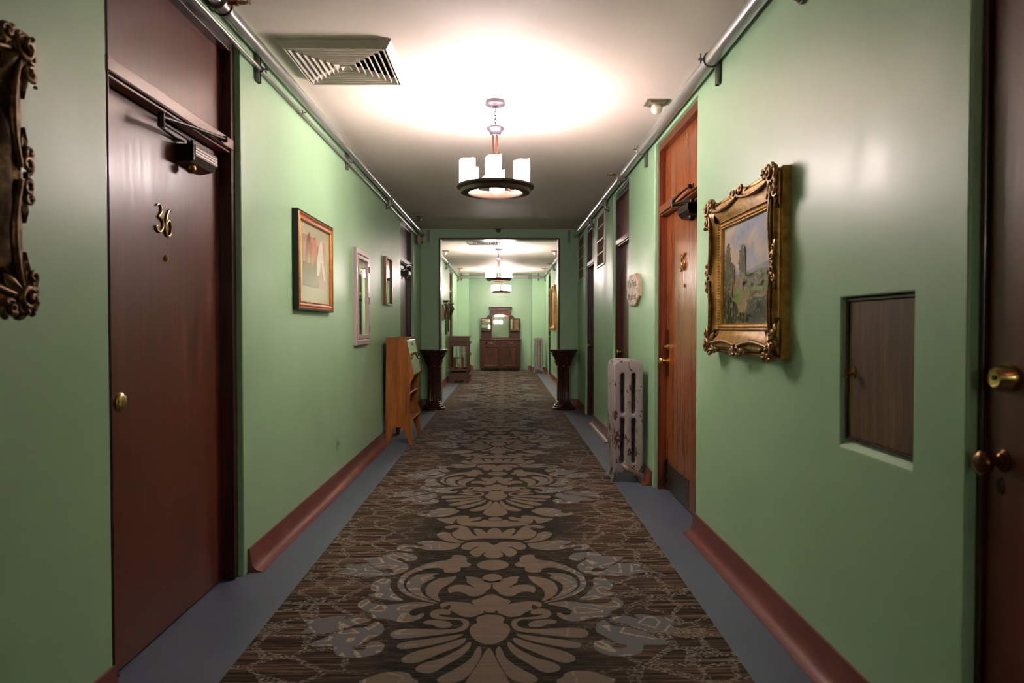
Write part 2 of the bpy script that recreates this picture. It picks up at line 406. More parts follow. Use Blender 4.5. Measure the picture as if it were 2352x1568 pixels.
# ------------------------------------------------------------------ doors
def digits(name,parent,strokes,f,a0,b0,w,h,c,sgn,r=.0042):
    m=M()
    for st in strokes:
        pts=[f(a0+sgn*u*w,b0+v*h,c) for u,v in st]
        m.tube(pts,[r*(1.15 if .2<i/len(pts)<.8 else .85) for i in range(len(pts))],8)
    return m.build(name,BRASS,parent,50)
def catmull(P,n=6):
    out=[]
    for i in range(len(P)-1):
        p0=P[max(i-1,0)];p1=P[i];p2=P[i+1];p3=P[min(i+2,len(P)-1)]
        for k in range(n):
            t=k/n
            out.append(tuple(.5*((2*p1[j])+(-p0[j]+p2[j])*t+(2*p0[j]-5*p1[j]+4*p2[j]-p3[j])*t*t+(-p0[j]+3*p1[j]-3*p2[j]+p3[j])*t**3) for j in range(len(p1))))
    out.append(tuple(P[-1])); return out
D3=[catmull([(.12,.93),(.3,1.0),(.62,.97),(.78,.84),(.62,.68),(.36,.56),(.5,.53),(.86,.46),(.98,.3),(.8,.1),(.45,.0),(.1,.05),(0,.16),(.14,.2)])]
D6=[catmull([(.95,.96),(.72,1.0),(.4,.82),(.16,.5),(.1,.25),(.25,.05),(.52,0),(.82,.1),(.95,.3),(.85,.5),(.6,.58),(.34,.48),(.2,.3)])]
D5=[catmull([(.3,.96),(.26,.6),(.42,.62),(.72,.6),(.95,.42),(.92,.18),(.66,0),(.3,.0),(.08,.1),(.2,.18)]),catmull([(.3,.94),(.5,.9),(.72,.95),(.9,1.06)])]
def knob(m,f,a,b,c,R=.03,L=.055):
    """door knob: rose, neck and rounded grip along the wall normal"""
    prof=[(R*.95,0),(R*.95,.004),(R*.7,.008),(R*.36,.012),(R*.34,L*.5),(R*.55,L*.6),(R*.95,L*.72),(R*1.03,L*.88),(R*.9,L),(R*.5,L*1.07),(.001,L*1.09)]
    n=20; rings=[[(a+r*math.cos(2*PI*k/n),b+r*1.08*math.sin(2*PI*k/n),c+h) for k in range(n)] for r,h in prof]
    g=m.f; m.f=f; m.grid(rings,True,True); m.f=g
def disc(m,a,b,c0,c1,r,n=18,r2=None):
    rings=[[(a+rr*math.cos(2*PI*k/n),b+rr*math.sin(2*PI*k/n),c) for k in range(n)] for rr,c in ((r,c0),(r2 or r,c1))]
    m.grid(rings,True,True)
def door(n,f,a0,a1,knob_side,W,WH,WF,zr=(2.03,2.078),closer=None,nums=None,leafc=-.082,thin=False):
    """door in a recessed opening; c is measured out of the wall, so recesses are negative"""
    d=thing('door_%d'%n,f((a0+a1)/2,0,-.08),kind='structure')
    fw=.02 if thin else .055; fc=-.027
    bc=leafc-.045
    m=M(f)
    m.box(a0,a0+fw,0,ZO,bc,fc); m.box(a1-fw,a1,0,ZO,bc,fc); m.box(a0+fw,a1-fw,ZO-fw,ZO,bc,fc)
    # quirk bead along the edge
    for e in (a0+fw-.006,a1-fw-.002): m.box(e,e+.008,.0,ZO-fw,fc-.004,fc+.004)
    m.build('frame',WF,d,None,.003)
    if not thin:
        m=M(f); m.box(a0+fw-.014,a1-fw+.014,zr[0],zr[1],bc,fc+.010); m.box(a0+fw-.004,a1-fw+.004,zr[0]-.014,zr[0]-.004,bc,fc-.004)
        m.build('transom_rail',WH,d,None,.003)
        m=M(f).box(a0+fw,a1-fw,zr[1],ZO-fw,bc,leafc+.012).build('transom_panel',W,d)
        top=zr[0]-.017
    else: top=ZO-fw-.004
    L=M(f).box(a0+fw+.003,a1-fw-.003,.008,top,bc,leafc).build('leaf',W,d,None,.002)
    return d,L
# door 36
d,L=door(1,FL,*DOORS_L[0],'near',MAHOG,MAHOG_H,FRAMEW)
LC=-.082
digits('number',L,D3,FL,2.642,1.570,.055,.106,LC+.004,1)
digits('number',L,D6,FL,2.708,1.562,.055,.106,LC+.004,1)
def peephole(f,a,b,L):
    m=M(f); disc(m,a,b,LC,LC+.007,.0135,16,.012); disc(m,a,b,LC+.007,LC+.010,.006,12); m.build('peephole',BRASS_D,L,40)
peephole(FL,2.72,1.473,L)
m=M(); knob(m,FL,2.30,.948,LC,.032,.06); m.build('knob',BRASS,L,50)
m=M(FL); m.box(2.256,2.282,.86,1.17,LC,LC+.003); m.build('lock_plate',BRASS_D,L,None,.001)
m=M(FL); disc(m,2.285,1.05,LC,LC+.02,.022,18,.018); m.build('deadbolt',BRASS,L,40)
def holder(f,a,L,mt=BRONZE):
    m=M(f); m.tube([(a,.235,LC+.012),(a,.21,LC+.022),(a,.15,LC+.012),(a,.10,LC+.030),(a,.07,LC+.02),(a,.05,LC+.04),(a,.035,LC+.05)],[.010,.014,.009,.012,.018,.012,.014],10)
    m.box(a-.013,a+.013,.06,.24,LC,LC+.006); m.build('door_holder',mt,L,50,.002)
holder(FL,2.262,L)
def closer(f,L,d,a0,a1,zb,zt,elbow,foot,s):
    """s=+1: pinion end at a0, body runs to a1"""
    m=M(f); c0=LC; c1=LC+.078
    m.grid([[(a,zt,c0),(a,zt,c1-.008),(a,zt-.008,c1),(a,zb+.035,c1),(a,zb+.008,c1-.022),(a,zb,c0+.012),(a,zb,c0)] for a in (a0,a1)])
    for k in range(4):
        z=zt-.014-.011*k; m.box(min(a0,a1)+.004,max(a0,a1)-.004,z,z+.004,c1-.001,c1+.0025)
    m.build('closer_body',CLOSER if s>0 else BRONZE,L,None,.002)
    m=M(f); e=.006*s
    n=20; A=a0-e; 
    m.box(min(a0,a0-e*2),max(a0,a0-e*2),zb+.012,zt-.004,c0+.002,c1-.004)
    m.build('closer_end_cap',BLACKM,L,None,.003)
    pa=a0+(a1-a0)*.18; pc=LC+.04
    m=M(f); rb=[(pa+.02*math.cos(2*PI*k/14),pc+.02*math.sin(2*PI*k/14)) for k in range(14)]
    for rr,z in (): pass
    prof=[(.019,zb),(.021,zb-.012),(.019,zb-.022),(.008,zb-.03)]
    m.grid([[(pa+r*math.cos(2*PI*k/16),z,pc+r*math.sin(2*PI*k/16)) for k in range(16)] for r,z in prof]); m.build('closer_valve',BRASS_D if s>0 else BLACKM,L,50)
    ea,ez,ec=elbow; fa,fz,fcn=foot
    m=M(f)
    m.cyl((pa,zt,pc),(pa,zt+.022,pc),.014,14)
    m.tube([(pa,zt+.016,pc),(pa-(pa-ea)*.22,zt+.020,pc+(ec-pc)*.2),(ea,ez-.012,ec)],.008,8,flat=.7)
    m.tube([(pa+.0,zt+.016,pc-.028),(pa-(pa-ea)*.25,zt+.012,pc-.03),(ea,ez-.022,ec-.012)],.0055,8)
    m.cyl((ea,ez-.03,ec),(ea,ez+.022,ec),.013,14)
    m.tube([(ea,ez+.008,ec),((ea+fa)/2,(ez+fz)/2+.006,(ec+fcn)/2+.004),(fa,fz,fcn)],[.009,.008,.006],8)
    m.build('closer_arm',BLACKM,L,50)
    m=M(f); m.box(fa-.028,fa+.02,fz-.014,fz+.014,-.02,-.012); m.cyl((fa,fz-.012,fcn),(fa,fz+.012,fcn),.011,12); m.box(fa-.008,fa+.008,fz-.005,fz+.005,-.014,fcn)
    m.build('closer_foot',BLACKM,d,None,.001)
closer(FL,L,d,2.82,3.03,1.868,1.952,(2.56,1.972,-.014),(3.105,2.046,.002),1)
# door 35
d,L=door(2,FR,*DOORS_R[1],'far',ORANGE,ORANGE_H,ORANGE_F)
digits('number',L,D3,FR,4.632,1.580,.050,.108,LC+.004,-1)
digits('number',L,D5,FR,4.566,1.584,.052,.104,LC+.004,-1)
peephole(FR,4.53,1.478,L)
m=M(FR); m.box(4.955,5.012,.84,1.185,LC,LC+.003); m.build('lock_plate',BRASS_D,L,None,.001)
m=M(); knob(m,FR,4.975,.953,LC,.027,.062); m.build('knob',BRASS,L,50)
m=M(FR); disc(m,4.975,1.055,LC,LC+.012,.024,18); disc(m,4.975,1.055,LC+.012,LC+.034,.017,18,.014); m.build('deadbolt',BRASS,L,40)
m=M(FR); m.box(4.40,5.016,.02,.208,LC,LC+.003)
for k in range(8):
    for z in (.032,.196): disc(m,4.415+k*.082,z,LC+.003,LC+.005,.004,8)
m.build('kick_plate',mat('worn_dark_kick_plate',(92,84,72),.28,.7),L,None,.0008)
holder(FR,4.985,L)
closer(FR,L,d,4.18,4.41,1.888,1.968,(4.47,2.015,.015),(4.12,2.05,.002),-1)
m=M(FR); pts=[(4.42,2.46-.016*k,-.062+.003*(k%2)) for k in range(7)]
for p in pts: m.lathe([(.0075,-.0015),(.009,0),(.0075,.0015)],p,8)
m.build('transom_hook',BRASS_D,d,40)
# the other doors
d,L=door(3,FR,*DOORS_R[2],'far',MAHOG,MAHOG_H,FRAMEW); peephole(FR,6.55,1.47,L)
m=M(); knob(m,FR,6.93,.95,LC,.027,.055); m.build('knob',BRASS,L,50)
d,L=door(4,FR,*DOORS_R[3],'far',MAHOG,MAHOG_H,FRAMEW)
m=M(); knob(m,FR,9.29,.95,LC,.027,.055); m.build('knob',BRASS,L,50)
d,L=door(5,FL,*DOORS_L[1],'near',MAHOG,MAHOG_H,FRAMEW); peephole(FL,8.9,1.47,L)
m=M(); knob(m,FL,8.42,.95,LC,.027,.055); m.build('knob',BRASS,L,50)
closer(FL,L,d,9.05,9.27,1.868,1.952,(8.76,1.972,-.01),(9.3,2.046,.002),1)
d,L=door(6,FR,*DOORS_R[4],'far',MAHOG,MAHOG_H,FRAMEW)
m=M(); knob(m,FR,17.3,.965,LC,.03,.065); m.build('knob',BRASS,L,50)
m=M(FR); disc(m,17.3,1.12,LC,LC+.03,.022,16,.018); m.build('deadbolt',BRASS,L,40)
closer(FR,L,d,16.62,16.84,1.88,1.96,(16.95,1.99,.01),(16.55,2.05,.002),-1)
d,L=door(7,FL,*DOORS_L[2],'near',MAHOG,MAHOG_H,ORANGE_F)
m=M(); knob(m,FL,15.93,1.10,LC,.03,.065); m.build('knob',BRASS,L,50)
closer(FL,L,d,16.25,16.47,1.868,1.952,(16.0,1.972,-.01),(16.55,2.046,.002),1)
# the near right door, its leaf almost flush
d,L=door(8,FR,*DOORS_R[0],'far',MAHOG,MAHOG_H,FRAMEW,leafc=-.036,thin=True)
m=M(FR); c=-.036
rings=[[(1.545+r*math.cos(2*PI*k/28),1.085+r*math.sin(2*PI*k/28),c+h) for k in range(28)] for r,h in ((.034,0),(.034,.006),(.031,.012),(.023,.034),(.021,.036),(.016,.0345),(.001,.0345))]
m.grid(rings); m.build('deadbolt',BRASS,L,40)
m=M(FR); disc(m,1.545,1.085,c+.034,c+.0365,.006,12); m.build('keyhole',BRONZE,L,40)
BKN=mat('old_bronze_knob',(120,84,56),.25,.85)
m=M(FR); rings=[[(1.556+r*math.cos(2*PI*k/24),.892+r*1.25*math.sin(2*PI*k/24),c+h) for k in range(24)] for r,h in ((.021,0),(.021,.003),(.014,.007),(.014,.012),(.009,.016),(.009,.030),(.008,.034))]
m.grid(rings); m.build('knob_rose',BKN,L,45)
m=M(FR); rings=[[(1.556+r*math.cos(2*PI*k/24),.888+r*1.12*math.sin(2*PI*k/24),c+.034+h) for k in range(24)] for r,h in ((.009,0),(.02,.004),(.0255,.011),(.026,.018),(.022,.026),(.012,.031),(.001,.032))]
m.grid(rings); m.build('knob',BKN,L,60)
m=M(FR); rings=[[(1.565+r*.62*math.cos(2*PI*k/24),.832+r*math.sin(2*PI*k/24),c+h) for k in range(24)] for r,h in ((.021,0),(.019,.003),(.012,.003),(.011,.001),(.001,.001))]
m.grid(rings); m.build('keyhole_plate',BRONZE,L,45)
# ------------------------------------------------------------------ floor runner
MOTIF=[(1,[(0.0,2.821),(0.029,2.818),(0.057,2.795),(0.058,2.766),(0.049,2.741),(0.073,2.725),(0.082,2.677),(0.069,2.617),(0.042,2.573),(0.0,2.548)]),
(0,[(0.098,2.647),(0.157,2.626),(0.231,2.605),(0.297,2.587),(0.342,2.566),(0.349,2.541),(0.334,2.52),(0.291,2.523),(0.227,2.548),(0.162,2.58),(0.113,2.617)]),
(0,[(0.087,2.609),(0.106,2.605),(0.155,2.566),(0.226,2.527),(0.273,2.503),(0.306,2.469),(0.317,2.437),(0.3,2.414),(0.259,2.411),(0.22,2.443),(0.172,2.489),(0.124,2.53),(0.095,2.566)]),
(0,[(0.065,2.566),(0.078,2.58),(0.095,2.537),(0.133,2.489),(0.176,2.443),(0.225,2.421),(0.257,2.383),(0.251,2.356),(0.213,2.338),(0.184,2.35),(0.149,2.399),(0.106,2.45),(0.078,2.503)]),
(0,[(0.02,2.847),(0.062,2.919),(0.112,2.95),(0.178,2.959),(0.216,2.947),(0.221,2.914),(0.207,2.885),(0.198,2.905),(0.177,2.928),(0.172,2.896),(0.182,2.869),(0.151,2.851),(0.128,2.812),(0.098,2.798),(0.073,2.799),(0.051,2.821)]),
(0,[(0.174,2.869),(0.212,2.885),(0.245,2.869),(0.256,2.834),(0.244,2.795),(0.214,2.778),(0.163,2.776),(0.127,2.774),(0.11,2.749),(0.108,2.717),(0.132,2.689),(0.184,2.681),(0.237,2.687),(0.307,2.693),(0.359,2.689),(0.385,2.67),(0.389,2.635),(0.367,2.605),(0.316,2.608),(0.25,2.624),(0.182,2.643),(0.131,2.656),(0.097,2.677),(0.084,2.717),(0.087,2.762),(0.113,2.787),(0.164,2.795),(0.208,2.808),(0.22,2.829),(0.194,2.825),(0.172,2.821),(0.166,2.842)]),
(0,[(0.149,2.725),(0.17,2.757),(0.206,2.77),(0.243,2.776),(0.274,2.757),(0.265,2.733),(0.232,2.729),(0.21,2.705),(0.181,2.697),(0.16,2.705)]),
(0,[(0.234,2.931),(0.293,2.954),(0.347,2.956),(0.406,2.933),(0.462,2.924),(0.522,2.942),(0.543,3.005),(0.56,2.99),(0.581,2.933),(0.549,2.878),(0.507,2.851),(0.491,2.816),(0.48,2.791),(0.425,2.787),(0.367,2.753),(0.324,2.753),(0.29,2.782),(0.275,2.816),(0.28,2.842),(0.298,2.834),(0.307,2.812),(0.33,2.816),(0.346,2.851),(0.325,2.887),(0.282,2.91)]),
(0,[(0.484,2.782),(0.517,2.795),(0.566,2.804),(0.604,2.774),(0.616,2.766),(0.593,2.812),(0.613,2.821),(0.665,2.808),(0.732,2.782),(0.78,2.799),(0.757,2.766),(0.72,2.717),(0.746,2.654),(0.701,2.654),(0.633,2.662),(0.602,2.677),(0.563,2.709),(0.526,2.741),(0.493,2.757)]),
(0,[(0.425,2.709),(0.432,2.733),(0.465,2.766),(0.484,2.725),(0.495,2.705),(0.54,2.701),(0.578,2.681),(0.613,2.647),(0.639,2.609),(0.666,2.58),(0.685,2.562),(0.654,2.541),(0.608,2.544),(0.579,2.548),(0.574,2.51),(0.558,2.476),(0.516,2.46),(0.471,2.456),(0.428,2.469),(0.399,2.496),(0.389,2.537),(0.403,2.573),(0.439,2.587),(0.46,2.573),(0.463,2.548),(0.456,2.523),(0.48,2.513),(0.507,2.517),(0.525,2.544),(0.493,2.551),(0.475,2.58),(0.452,2.609),(0.423,2.647),(0.417,2.677)]),
(1,[(0.0,3.039),(0.023,3.029),(0.047,2.995),(0.093,2.966),(0.062,2.905),(0.018,2.849),(0.0,2.841)]),
(1,[(0.0,3.296),(0.028,3.286),(0.05,3.243),(0.044,3.212),(0.029,3.184),(0.0,3.176)]),
(1,[(0.0,3.18),(0.056,3.233),(0.095,3.259),(0.134,3.259),(0.121,3.233),(0.12,3.182),(0.093,3.142),(0.071,3.103),(0.112,3.147),(0.161,3.157),(0.194,3.132),(0.203,3.094),(0.187,3.047),(0.18,3.065),(0.147,3.07),(0.114,3.047),(0.103,3.019),(0.067,3.015),(0.038,3.037),(0.023,3.084),(0.004,3.108),(0.003,3.17)]),
(1,[(0.0,3.493),(0.039,3.485),(0.072,3.455),(0.083,3.414),(0.068,3.374),(0.028,3.346),(0.0,3.34)]),
(0,[(0.105,3.42),(0.126,3.455),(0.139,3.473),(0.133,3.515),(0.158,3.565),(0.216,3.574),(0.214,3.528),(0.231,3.491),(0.284,3.473),(0.331,3.443),(0.372,3.397),(0.406,3.34),(0.433,3.296),(0.444,3.222),(0.44,3.142),(0.412,3.075),(0.366,3.019),(0.297,2.97),(0.231,2.936),(0.228,2.947),(0.288,2.988),(0.345,3.033),(0.387,3.084),(0.411,3.142),(0.416,3.212),(0.401,3.286),(0.366,3.329),(0.317,3.374),(0.265,3.379),(0.24,3.351),(0.238,3.313),(0.198,3.305),(0.167,3.318),(0.156,3.362),(0.165,3.385),(0.128,3.385)]),
(0,[(0.253,3.307),(0.312,3.3),(0.362,3.286),(0.389,3.243),(0.402,3.172),(0.39,3.113),(0.354,3.047),(0.299,3.001),(0.255,2.975),(0.294,3.019),(0.32,3.075),(0.331,3.132),(0.321,3.172),(0.297,3.212),(0.269,3.243),(0.289,3.264),(0.279,3.286)]),
(0,[(0.169,3.27),(0.196,3.256),(0.249,3.238),(0.281,3.202),(0.3,3.152),(0.302,3.084),(0.291,3.037),(0.263,2.992),(0.229,2.957),(0.218,2.961),(0.235,3.001),(0.241,3.047),(0.234,3.103),(0.206,3.152),(0.182,3.202)]),
(0,[(0.474,3.212),(0.501,3.243),(0.534,3.233),(0.555,3.192),(0.564,3.142),(0.55,3.094),(0.518,3.075),(0.53,3.056),(0.56,3.037),(0.523,3.01),(0.484,2.992),(0.446,2.975),(0.403,2.97),(0.382,2.975),(0.416,3.019),(0.439,3.056),(0.464,3.113),(0.475,3.162)]),
(0,[(0.392,3.528),(0.414,3.578),(0.456,3.603),(0.508,3.614),(0.554,3.597),(0.572,3.546),(0.604,3.534),(0.688,3.534),(0.655,3.491),(0.613,3.431),(0.579,3.374),(0.544,3.357),(0.511,3.374),(0.486,3.34),(0.483,3.313),(0.522,3.313),(0.568,3.351),(0.605,3.408),(0.638,3.437),(0.69,3.431),(0.749,3.437),(0.718,3.362),(0.776,3.318),(0.703,3.286),(0.64,3.264),(0.58,3.254),(0.556,3.275),(0.504,3.27),(0.468,3.291),(0.432,3.318),(0.418,3.374),(0.427,3.42),(0.471,3.479),(0.503,3.503),(0.478,3.54),(0.465,3.503),(0.441,3.473),(0.413,3.479),(0.394,3.497)]),
(1,[(0.0,3.723),(0.02,3.759),(0.043,3.789),(0.102,3.789),(0.152,3.777),(0.178,3.723),(0.176,3.664),(0.138,3.649),(0.119,3.658),(0.101,3.699),(0.074,3.705),(0.093,3.687),(0.119,3.647),(0.129,3.607),(0.11,3.558),(0.088,3.536),(0.066,3.552),(0.059,3.596),(0.033,3.624),(0.051,3.585),(0.051,3.558),(0.033,3.525),(0.0,3.515)]),
(0,[(0.181,3.765),(0.237,3.765),(0.298,3.802),(0.358,3.818),(0.408,3.802),(0.436,3.777),(0.39,3.735),(0.366,3.723),(0.4,3.717),(0.451,3.735),(0.499,3.747),(0.523,3.723),(0.528,3.676),(0.502,3.641),(0.455,3.63),(0.43,3.641),(0.437,3.67),(0.479,3.676),(0.49,3.699),(0.444,3.699),(0.392,3.676),(0.352,3.647),(0.288,3.643),(0.239,3.653),(0.203,3.681),(0.189,3.711)]),
(1,[(0.0,4.053),(0.022,4.039),(0.043,3.984),(0.041,3.937),(0.055,3.977),(0.08,4.032),(0.126,4.043),(0.12,3.977),(0.099,3.91),(0.095,3.891),(0.124,3.923),(0.142,4.004),(0.168,4.074),(0.199,4.103),(0.254,4.118),(0.295,4.081),(0.301,4.053),(0.267,4.032),(0.247,4.053),(0.218,4.06),(0.209,4.039),(0.247,3.963),(0.245,3.923),(0.222,3.858),(0.185,3.827),(0.142,3.82),(0.095,3.848),(0.0,3.852)]),
(0,[(0.16,3.789),(0.2,3.814),(0.243,3.884),(0.25,3.937),(0.288,3.977),(0.321,3.97),(0.336,3.923),(0.313,3.858),(0.271,3.808),(0.218,3.777),(0.179,3.771)]),
(1,[(0.0,4.287),(0.028,4.276),(0.044,4.245),(0.037,4.21),(0.0,4.202)]),
(1,[(0.0,4.192),(0.042,4.207),(0.068,4.234),(0.085,4.192),(0.128,4.174),(0.154,4.174),(0.146,4.199),(0.103,4.214),(0.077,4.276),(0.103,4.292),(0.143,4.268),(0.177,4.245),(0.157,4.308),(0.202,4.329),(0.254,4.303),(0.297,4.268),(0.375,4.256),(0.336,4.199),(0.29,4.147),(0.255,4.139),(0.25,4.207),(0.234,4.25),(0.238,4.192),(0.212,4.12),(0.16,4.091),(0.118,4.089),(0.076,4.071),(0.0,4.07)]),
(1,[(0.0,2.532),(0.014,2.5),(0.035,2.409),(0.063,2.32),(0.083,2.242),(0.07,2.194),(0.036,2.157),(0.0,2.149)]),
(0,[(0.023,2.485),(0.034,2.548),(0.049,2.516),(0.061,2.446),(0.106,2.379),(0.177,2.306),(0.162,2.274),(0.12,2.27),(0.07,2.306),(0.039,2.409)]),
(0,[(0.23,2.291),(0.256,2.306),(0.269,2.342),(0.309,2.357),(0.367,2.349),(0.414,2.306),(0.44,2.291),(0.418,2.263),(0.435,2.228),(0.455,2.201),(0.486,2.249),(0.507,2.228),(0.494,2.18),(0.447,2.153),(0.39,2.14),(0.334,2.143),(0.281,2.187),(0.245,2.242)])]

rn=M()
rn.box(-.962,.846,YB+.15,18.86,0,.003)
rn.mi=1
for k in range(-3,9):
    for cen,q in MOTIF:
        q=smooth_poly(q) if not cen else q
        for sg in (1,-1):
            pts=[(-.057+sg*x,Y+k*2.149) for x,Y in q]
            if cen and sg==-1: continue
            if cen:
                pts=[(-.057+x,Y+k*2.149) for x,Y in q]; mir=[(-.057-x,Y+k*2.149) for x,Y in q if x>1e-6][::-1]
                pts=smooth_poly(pts+mir)
            if max(p[1] for p in pts)>18.84 or min(p[1] for p in pts)<YB+.2: continue
            ids=[rn.vert(p[0],p[1],.0037) for p in pts]; rn.face(ids)
o=rn.build('carpet_runner',[RUN_B,RUN_M],None,recalc=False)
for p in o.data.polygons:
    if p.material_index==1 and p.normal.z<0: p.flip()
tag(o,'long brown and black runner with taupe damask flowers down the corridor floor','carpet')
# ------------------------------------------------------------------ chandeliers
def chandelier(loc,rot,label):
    x,y=loc; t=thing('chandelier',(x,y,ZC),label,'chandelier','candle-shade chandeliers along the corridor')
    m=M(); m.lathe([(.001,0),(.058,0),(.066,-.004),(.066,-.022),(.058,-.028),(.02,-.034),(.018,-.042),(.001,-.043)],(x,y,ZC),28); m.build('canopy',CANOPY,t,45)
    m=M(); z=ZC-.045
    for k in range(5):
        c=Vector((x,y,z-.013)); pts=[]
        for j in range(12):
            a=2*PI*j/12; u=.007*math.cos(a); v=.015*math.sin(a)
            pts.append((c.x+(u if k%2 else 0),c.y+(0 if k%2 else u),c.z+v))
        m.tube(pts,.0028,6,closed=True); z-=.023
    m.build('chain',CHAINM,t,60)
    zb=z-.004
    m=M(); m.lathe([(.001,.004),(.012,0),(.05,-.004),(.058,-.012),(.054,-.022),(.04,-.034),(.034,-.05),(.034,-.058),(.001,-.058)],(x,y,zb),28); m.build('bell',CANOPY,t,50)
    zr=2.112
    for k in range(3):
        a=rot+PI/6+2*PI*k/3
        pts=catmull([(.017,zb-.05),(.018,zb-.16),(.024,zb-.23),(.06,zb-.31),(.12,zr+.035),(.20,zr+.006)],6)
        m=M(); m.tube([(x+r*math.cos(a),y+r*math.sin(a),z) for r,z in pts],.0062,8); m.build('rod',RODM,t,60)
    R=.2535
    m=M(); n=64
    prof=[(R,.012),(R,.0),(R-.026,-.012),(R-.028,-.034),(R-.075,-.036),(R-.078,-.03),(R-.078,.008),(R-.075,.012)]
    rings=[[(x+r*math.cos(2*PI*k/n),y+r*math.sin(2*PI*k/n),zr+h) for k in range(n)] for r,h in prof]; rings.append(rings[0])
    m.grid(rings,True,False); m.build('ring',RINGM,t,35)
    m=M(); rings=[[(x+r*math.cos(2*PI*k/n),y+r*math.sin(2*PI*k/n),zr+h) for k in range(n)] for r,h in ((R-.0785,-.03),(R-.081,-.01),(R-.0785,.01))]
    m.grid(rings,True,False); m.build('ring_lining',RINGI,t,60)
    for k in range(6):
        a=rot+2*PI*k/6; cx,cy=x+.2*math.cos(a),y+.2*math.sin(a)
        m=M(); n2=28; r0=.0515; h0=.148; ph=random.uniform(0,6)
        def top(b): return h0+.010*math.sin(b+ph)+.004*math.sin(3*b+ph)
        rg=[[(cx+r0*math.cos(2*PI*j/n2),cy+r0*math.sin(2*PI*j/n2),zr+.008) for j in range(n2)],
            [(cx+r0*math.cos(2*PI*j/n2),cy+r0*math.sin(2*PI*j/n2),zr+.008+top(2*PI*j/n2)) for j in range(n2)],
            [(cx+(r0-.006)*math.cos(2*PI*j/n2),cy+(r0-.006)*math.sin(2*PI*j/n2),zr+.008+top(2*PI*j/n2)) for j in range(n2)],
            [(cx+(r0-.006)*math.cos(2*PI*j/n2),cy+(r0-.006)*math.sin(2*PI*j/n2),zr+.014) for j in range(n2)]]
        m.grid(rg,True,True); s=m.build('shade',SHADE,t,50)
        m=M(); m.ball((cx,cy,zr+.075),.02,12,8,sz=1.4); m.cyl((cx,cy,zr+.014),(cx,cy,zr+.05),.013,10); m.build('bulb',SHADE,s,60)
        ld=bpy.data.lights.new('bulb_light','POINT'); ld.energy=LAMP_W; ld.color=LAMP_C; ld.shadow_soft_size=.02
        lo=bpy.data.objects.new('bulb_light',ld); COL.objects.link(lo); lo.parent=s; lo.location=Vector((cx,cy,zr+.115))-org(s)
    return t
LAMP_W=2.4; LAMP_C=(1,.86,.80)
chandelier((-.057,4.49),math.radians(-93),'nearest chandelier with six glowing candle shades on a dark ring')
chandelier((-.105,12.88),math.radians(60),'middle chandelier, first one seen through the wide doorway')
chandelier((-.073,17.4),math.radians(60),'farthest chandelier, low in view above the mirrored sideboard')
chandelier((-.06,-6.6),math.radians(60),'chandelier behind the viewpoint, seen only as a reflection in the sideboard mirror')
# ------------------------------------------------------------------ ceiling vents
def vent(x0,y0,S,label):
    t=thing('ceiling_vent',(x0+S/2,y0+S/2,ZC),label,'vent','square louvred ceiling vents')
    m=M(FC); m.frame(x0,x0+S,y0,y0+S,[(0,0),(0,.008),(.008,.016),(.028,.042),(.034,.042),(.034,.0)]); m.build('frame',VENTM,t,None,.0015)
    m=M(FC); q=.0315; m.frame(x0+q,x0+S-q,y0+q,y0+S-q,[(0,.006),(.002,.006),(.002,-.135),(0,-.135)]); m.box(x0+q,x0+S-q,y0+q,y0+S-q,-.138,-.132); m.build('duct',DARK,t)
    k=0; i=.044
    while k<7:
        m=M(FC); w=.022
        m.frame(x0+i,x0+S-i,y0+i,y0+S-i,[(0,.032),(0,.043),(.0028,.043),(.004,.034),(w,.008),(w-.003,.006)]); m.build('louver',VENTM,t)
        i+=.0315; k+=1
    m=M(FC); j=i+.0
    m.frame(x0+j,x0+S-j,y0+j,y0+S-j,[(0,.041),(.001,.043),(.03,.022),(.03,.018)]); m.box(x0+j+.028,x0+S-j-.028,y0+j+.028,y0+S-j-.028,.018,.022); m.build('louver',VENTM,t)
    return t
vent(-1.165,3.53,.585,'white square ceiling vent beside the nearest chandelier')
vent(-.65,11.42,.585,'square ceiling vent just past the wide doorway header')
# ------------------------------------------------------------------ pipes
def coupling(m,p,r,L=.07,ax=1):
    p=Vector(p); d=Vector((0,1,0)) if ax==1 else Vector((1,0,0))
    for a,b,q in ((-L/2,-L/2+.016,1.45),(-L/2+.016,L/2-.016,1.25),(L/2-.016,L/2,1.45)): m.cyl(tuple(p+d*a),tuple(p+d*b),r*q,20)
def sprinkler(name,p,s,par):
    m=M(); x,y,z=p
    m.cyl((x,y,z),(x+s*.03,y,z),.011,10); m.cyl((x+s*.03,y,z),(x+s*.045,y,z),.014,6)
    for q in (1,-1): m.tube([(x+s*.04,y+q*.01,z),(x+s*.065,y+q*.014,z),(x+s*.088,y+q*.002,z)],.003,6)
    m.cyl((x+s*.045,y,z),(x+s*.085,y,z),.003,6)
    m.box(x+s*.088,x+s*.092,y-.018,y+.018,z-.004,z+.02); m.build(name,BRASS_D,par,40)
zP=2.585; xPL=XL+.042; xPR=XR-.046
t=thing('sprinkler_pipe',(xPL,YP/2,zP),'thick grey sprinkler pipe under the ceiling along the left wall','pipe','ceiling sprinkler pipes')
M().cyl((xPL,YB,zP),(xPL,YP,zP),.0295,24).build('pipe',PIPE,t,40)
m=M(); coupling(m,(xPL,2.965,zP),.0295,.085); m.build('coupling',FITTING,t,40)
sprinkler('sprinkler_head',(xPL+.035,2.955,zP),1,t)
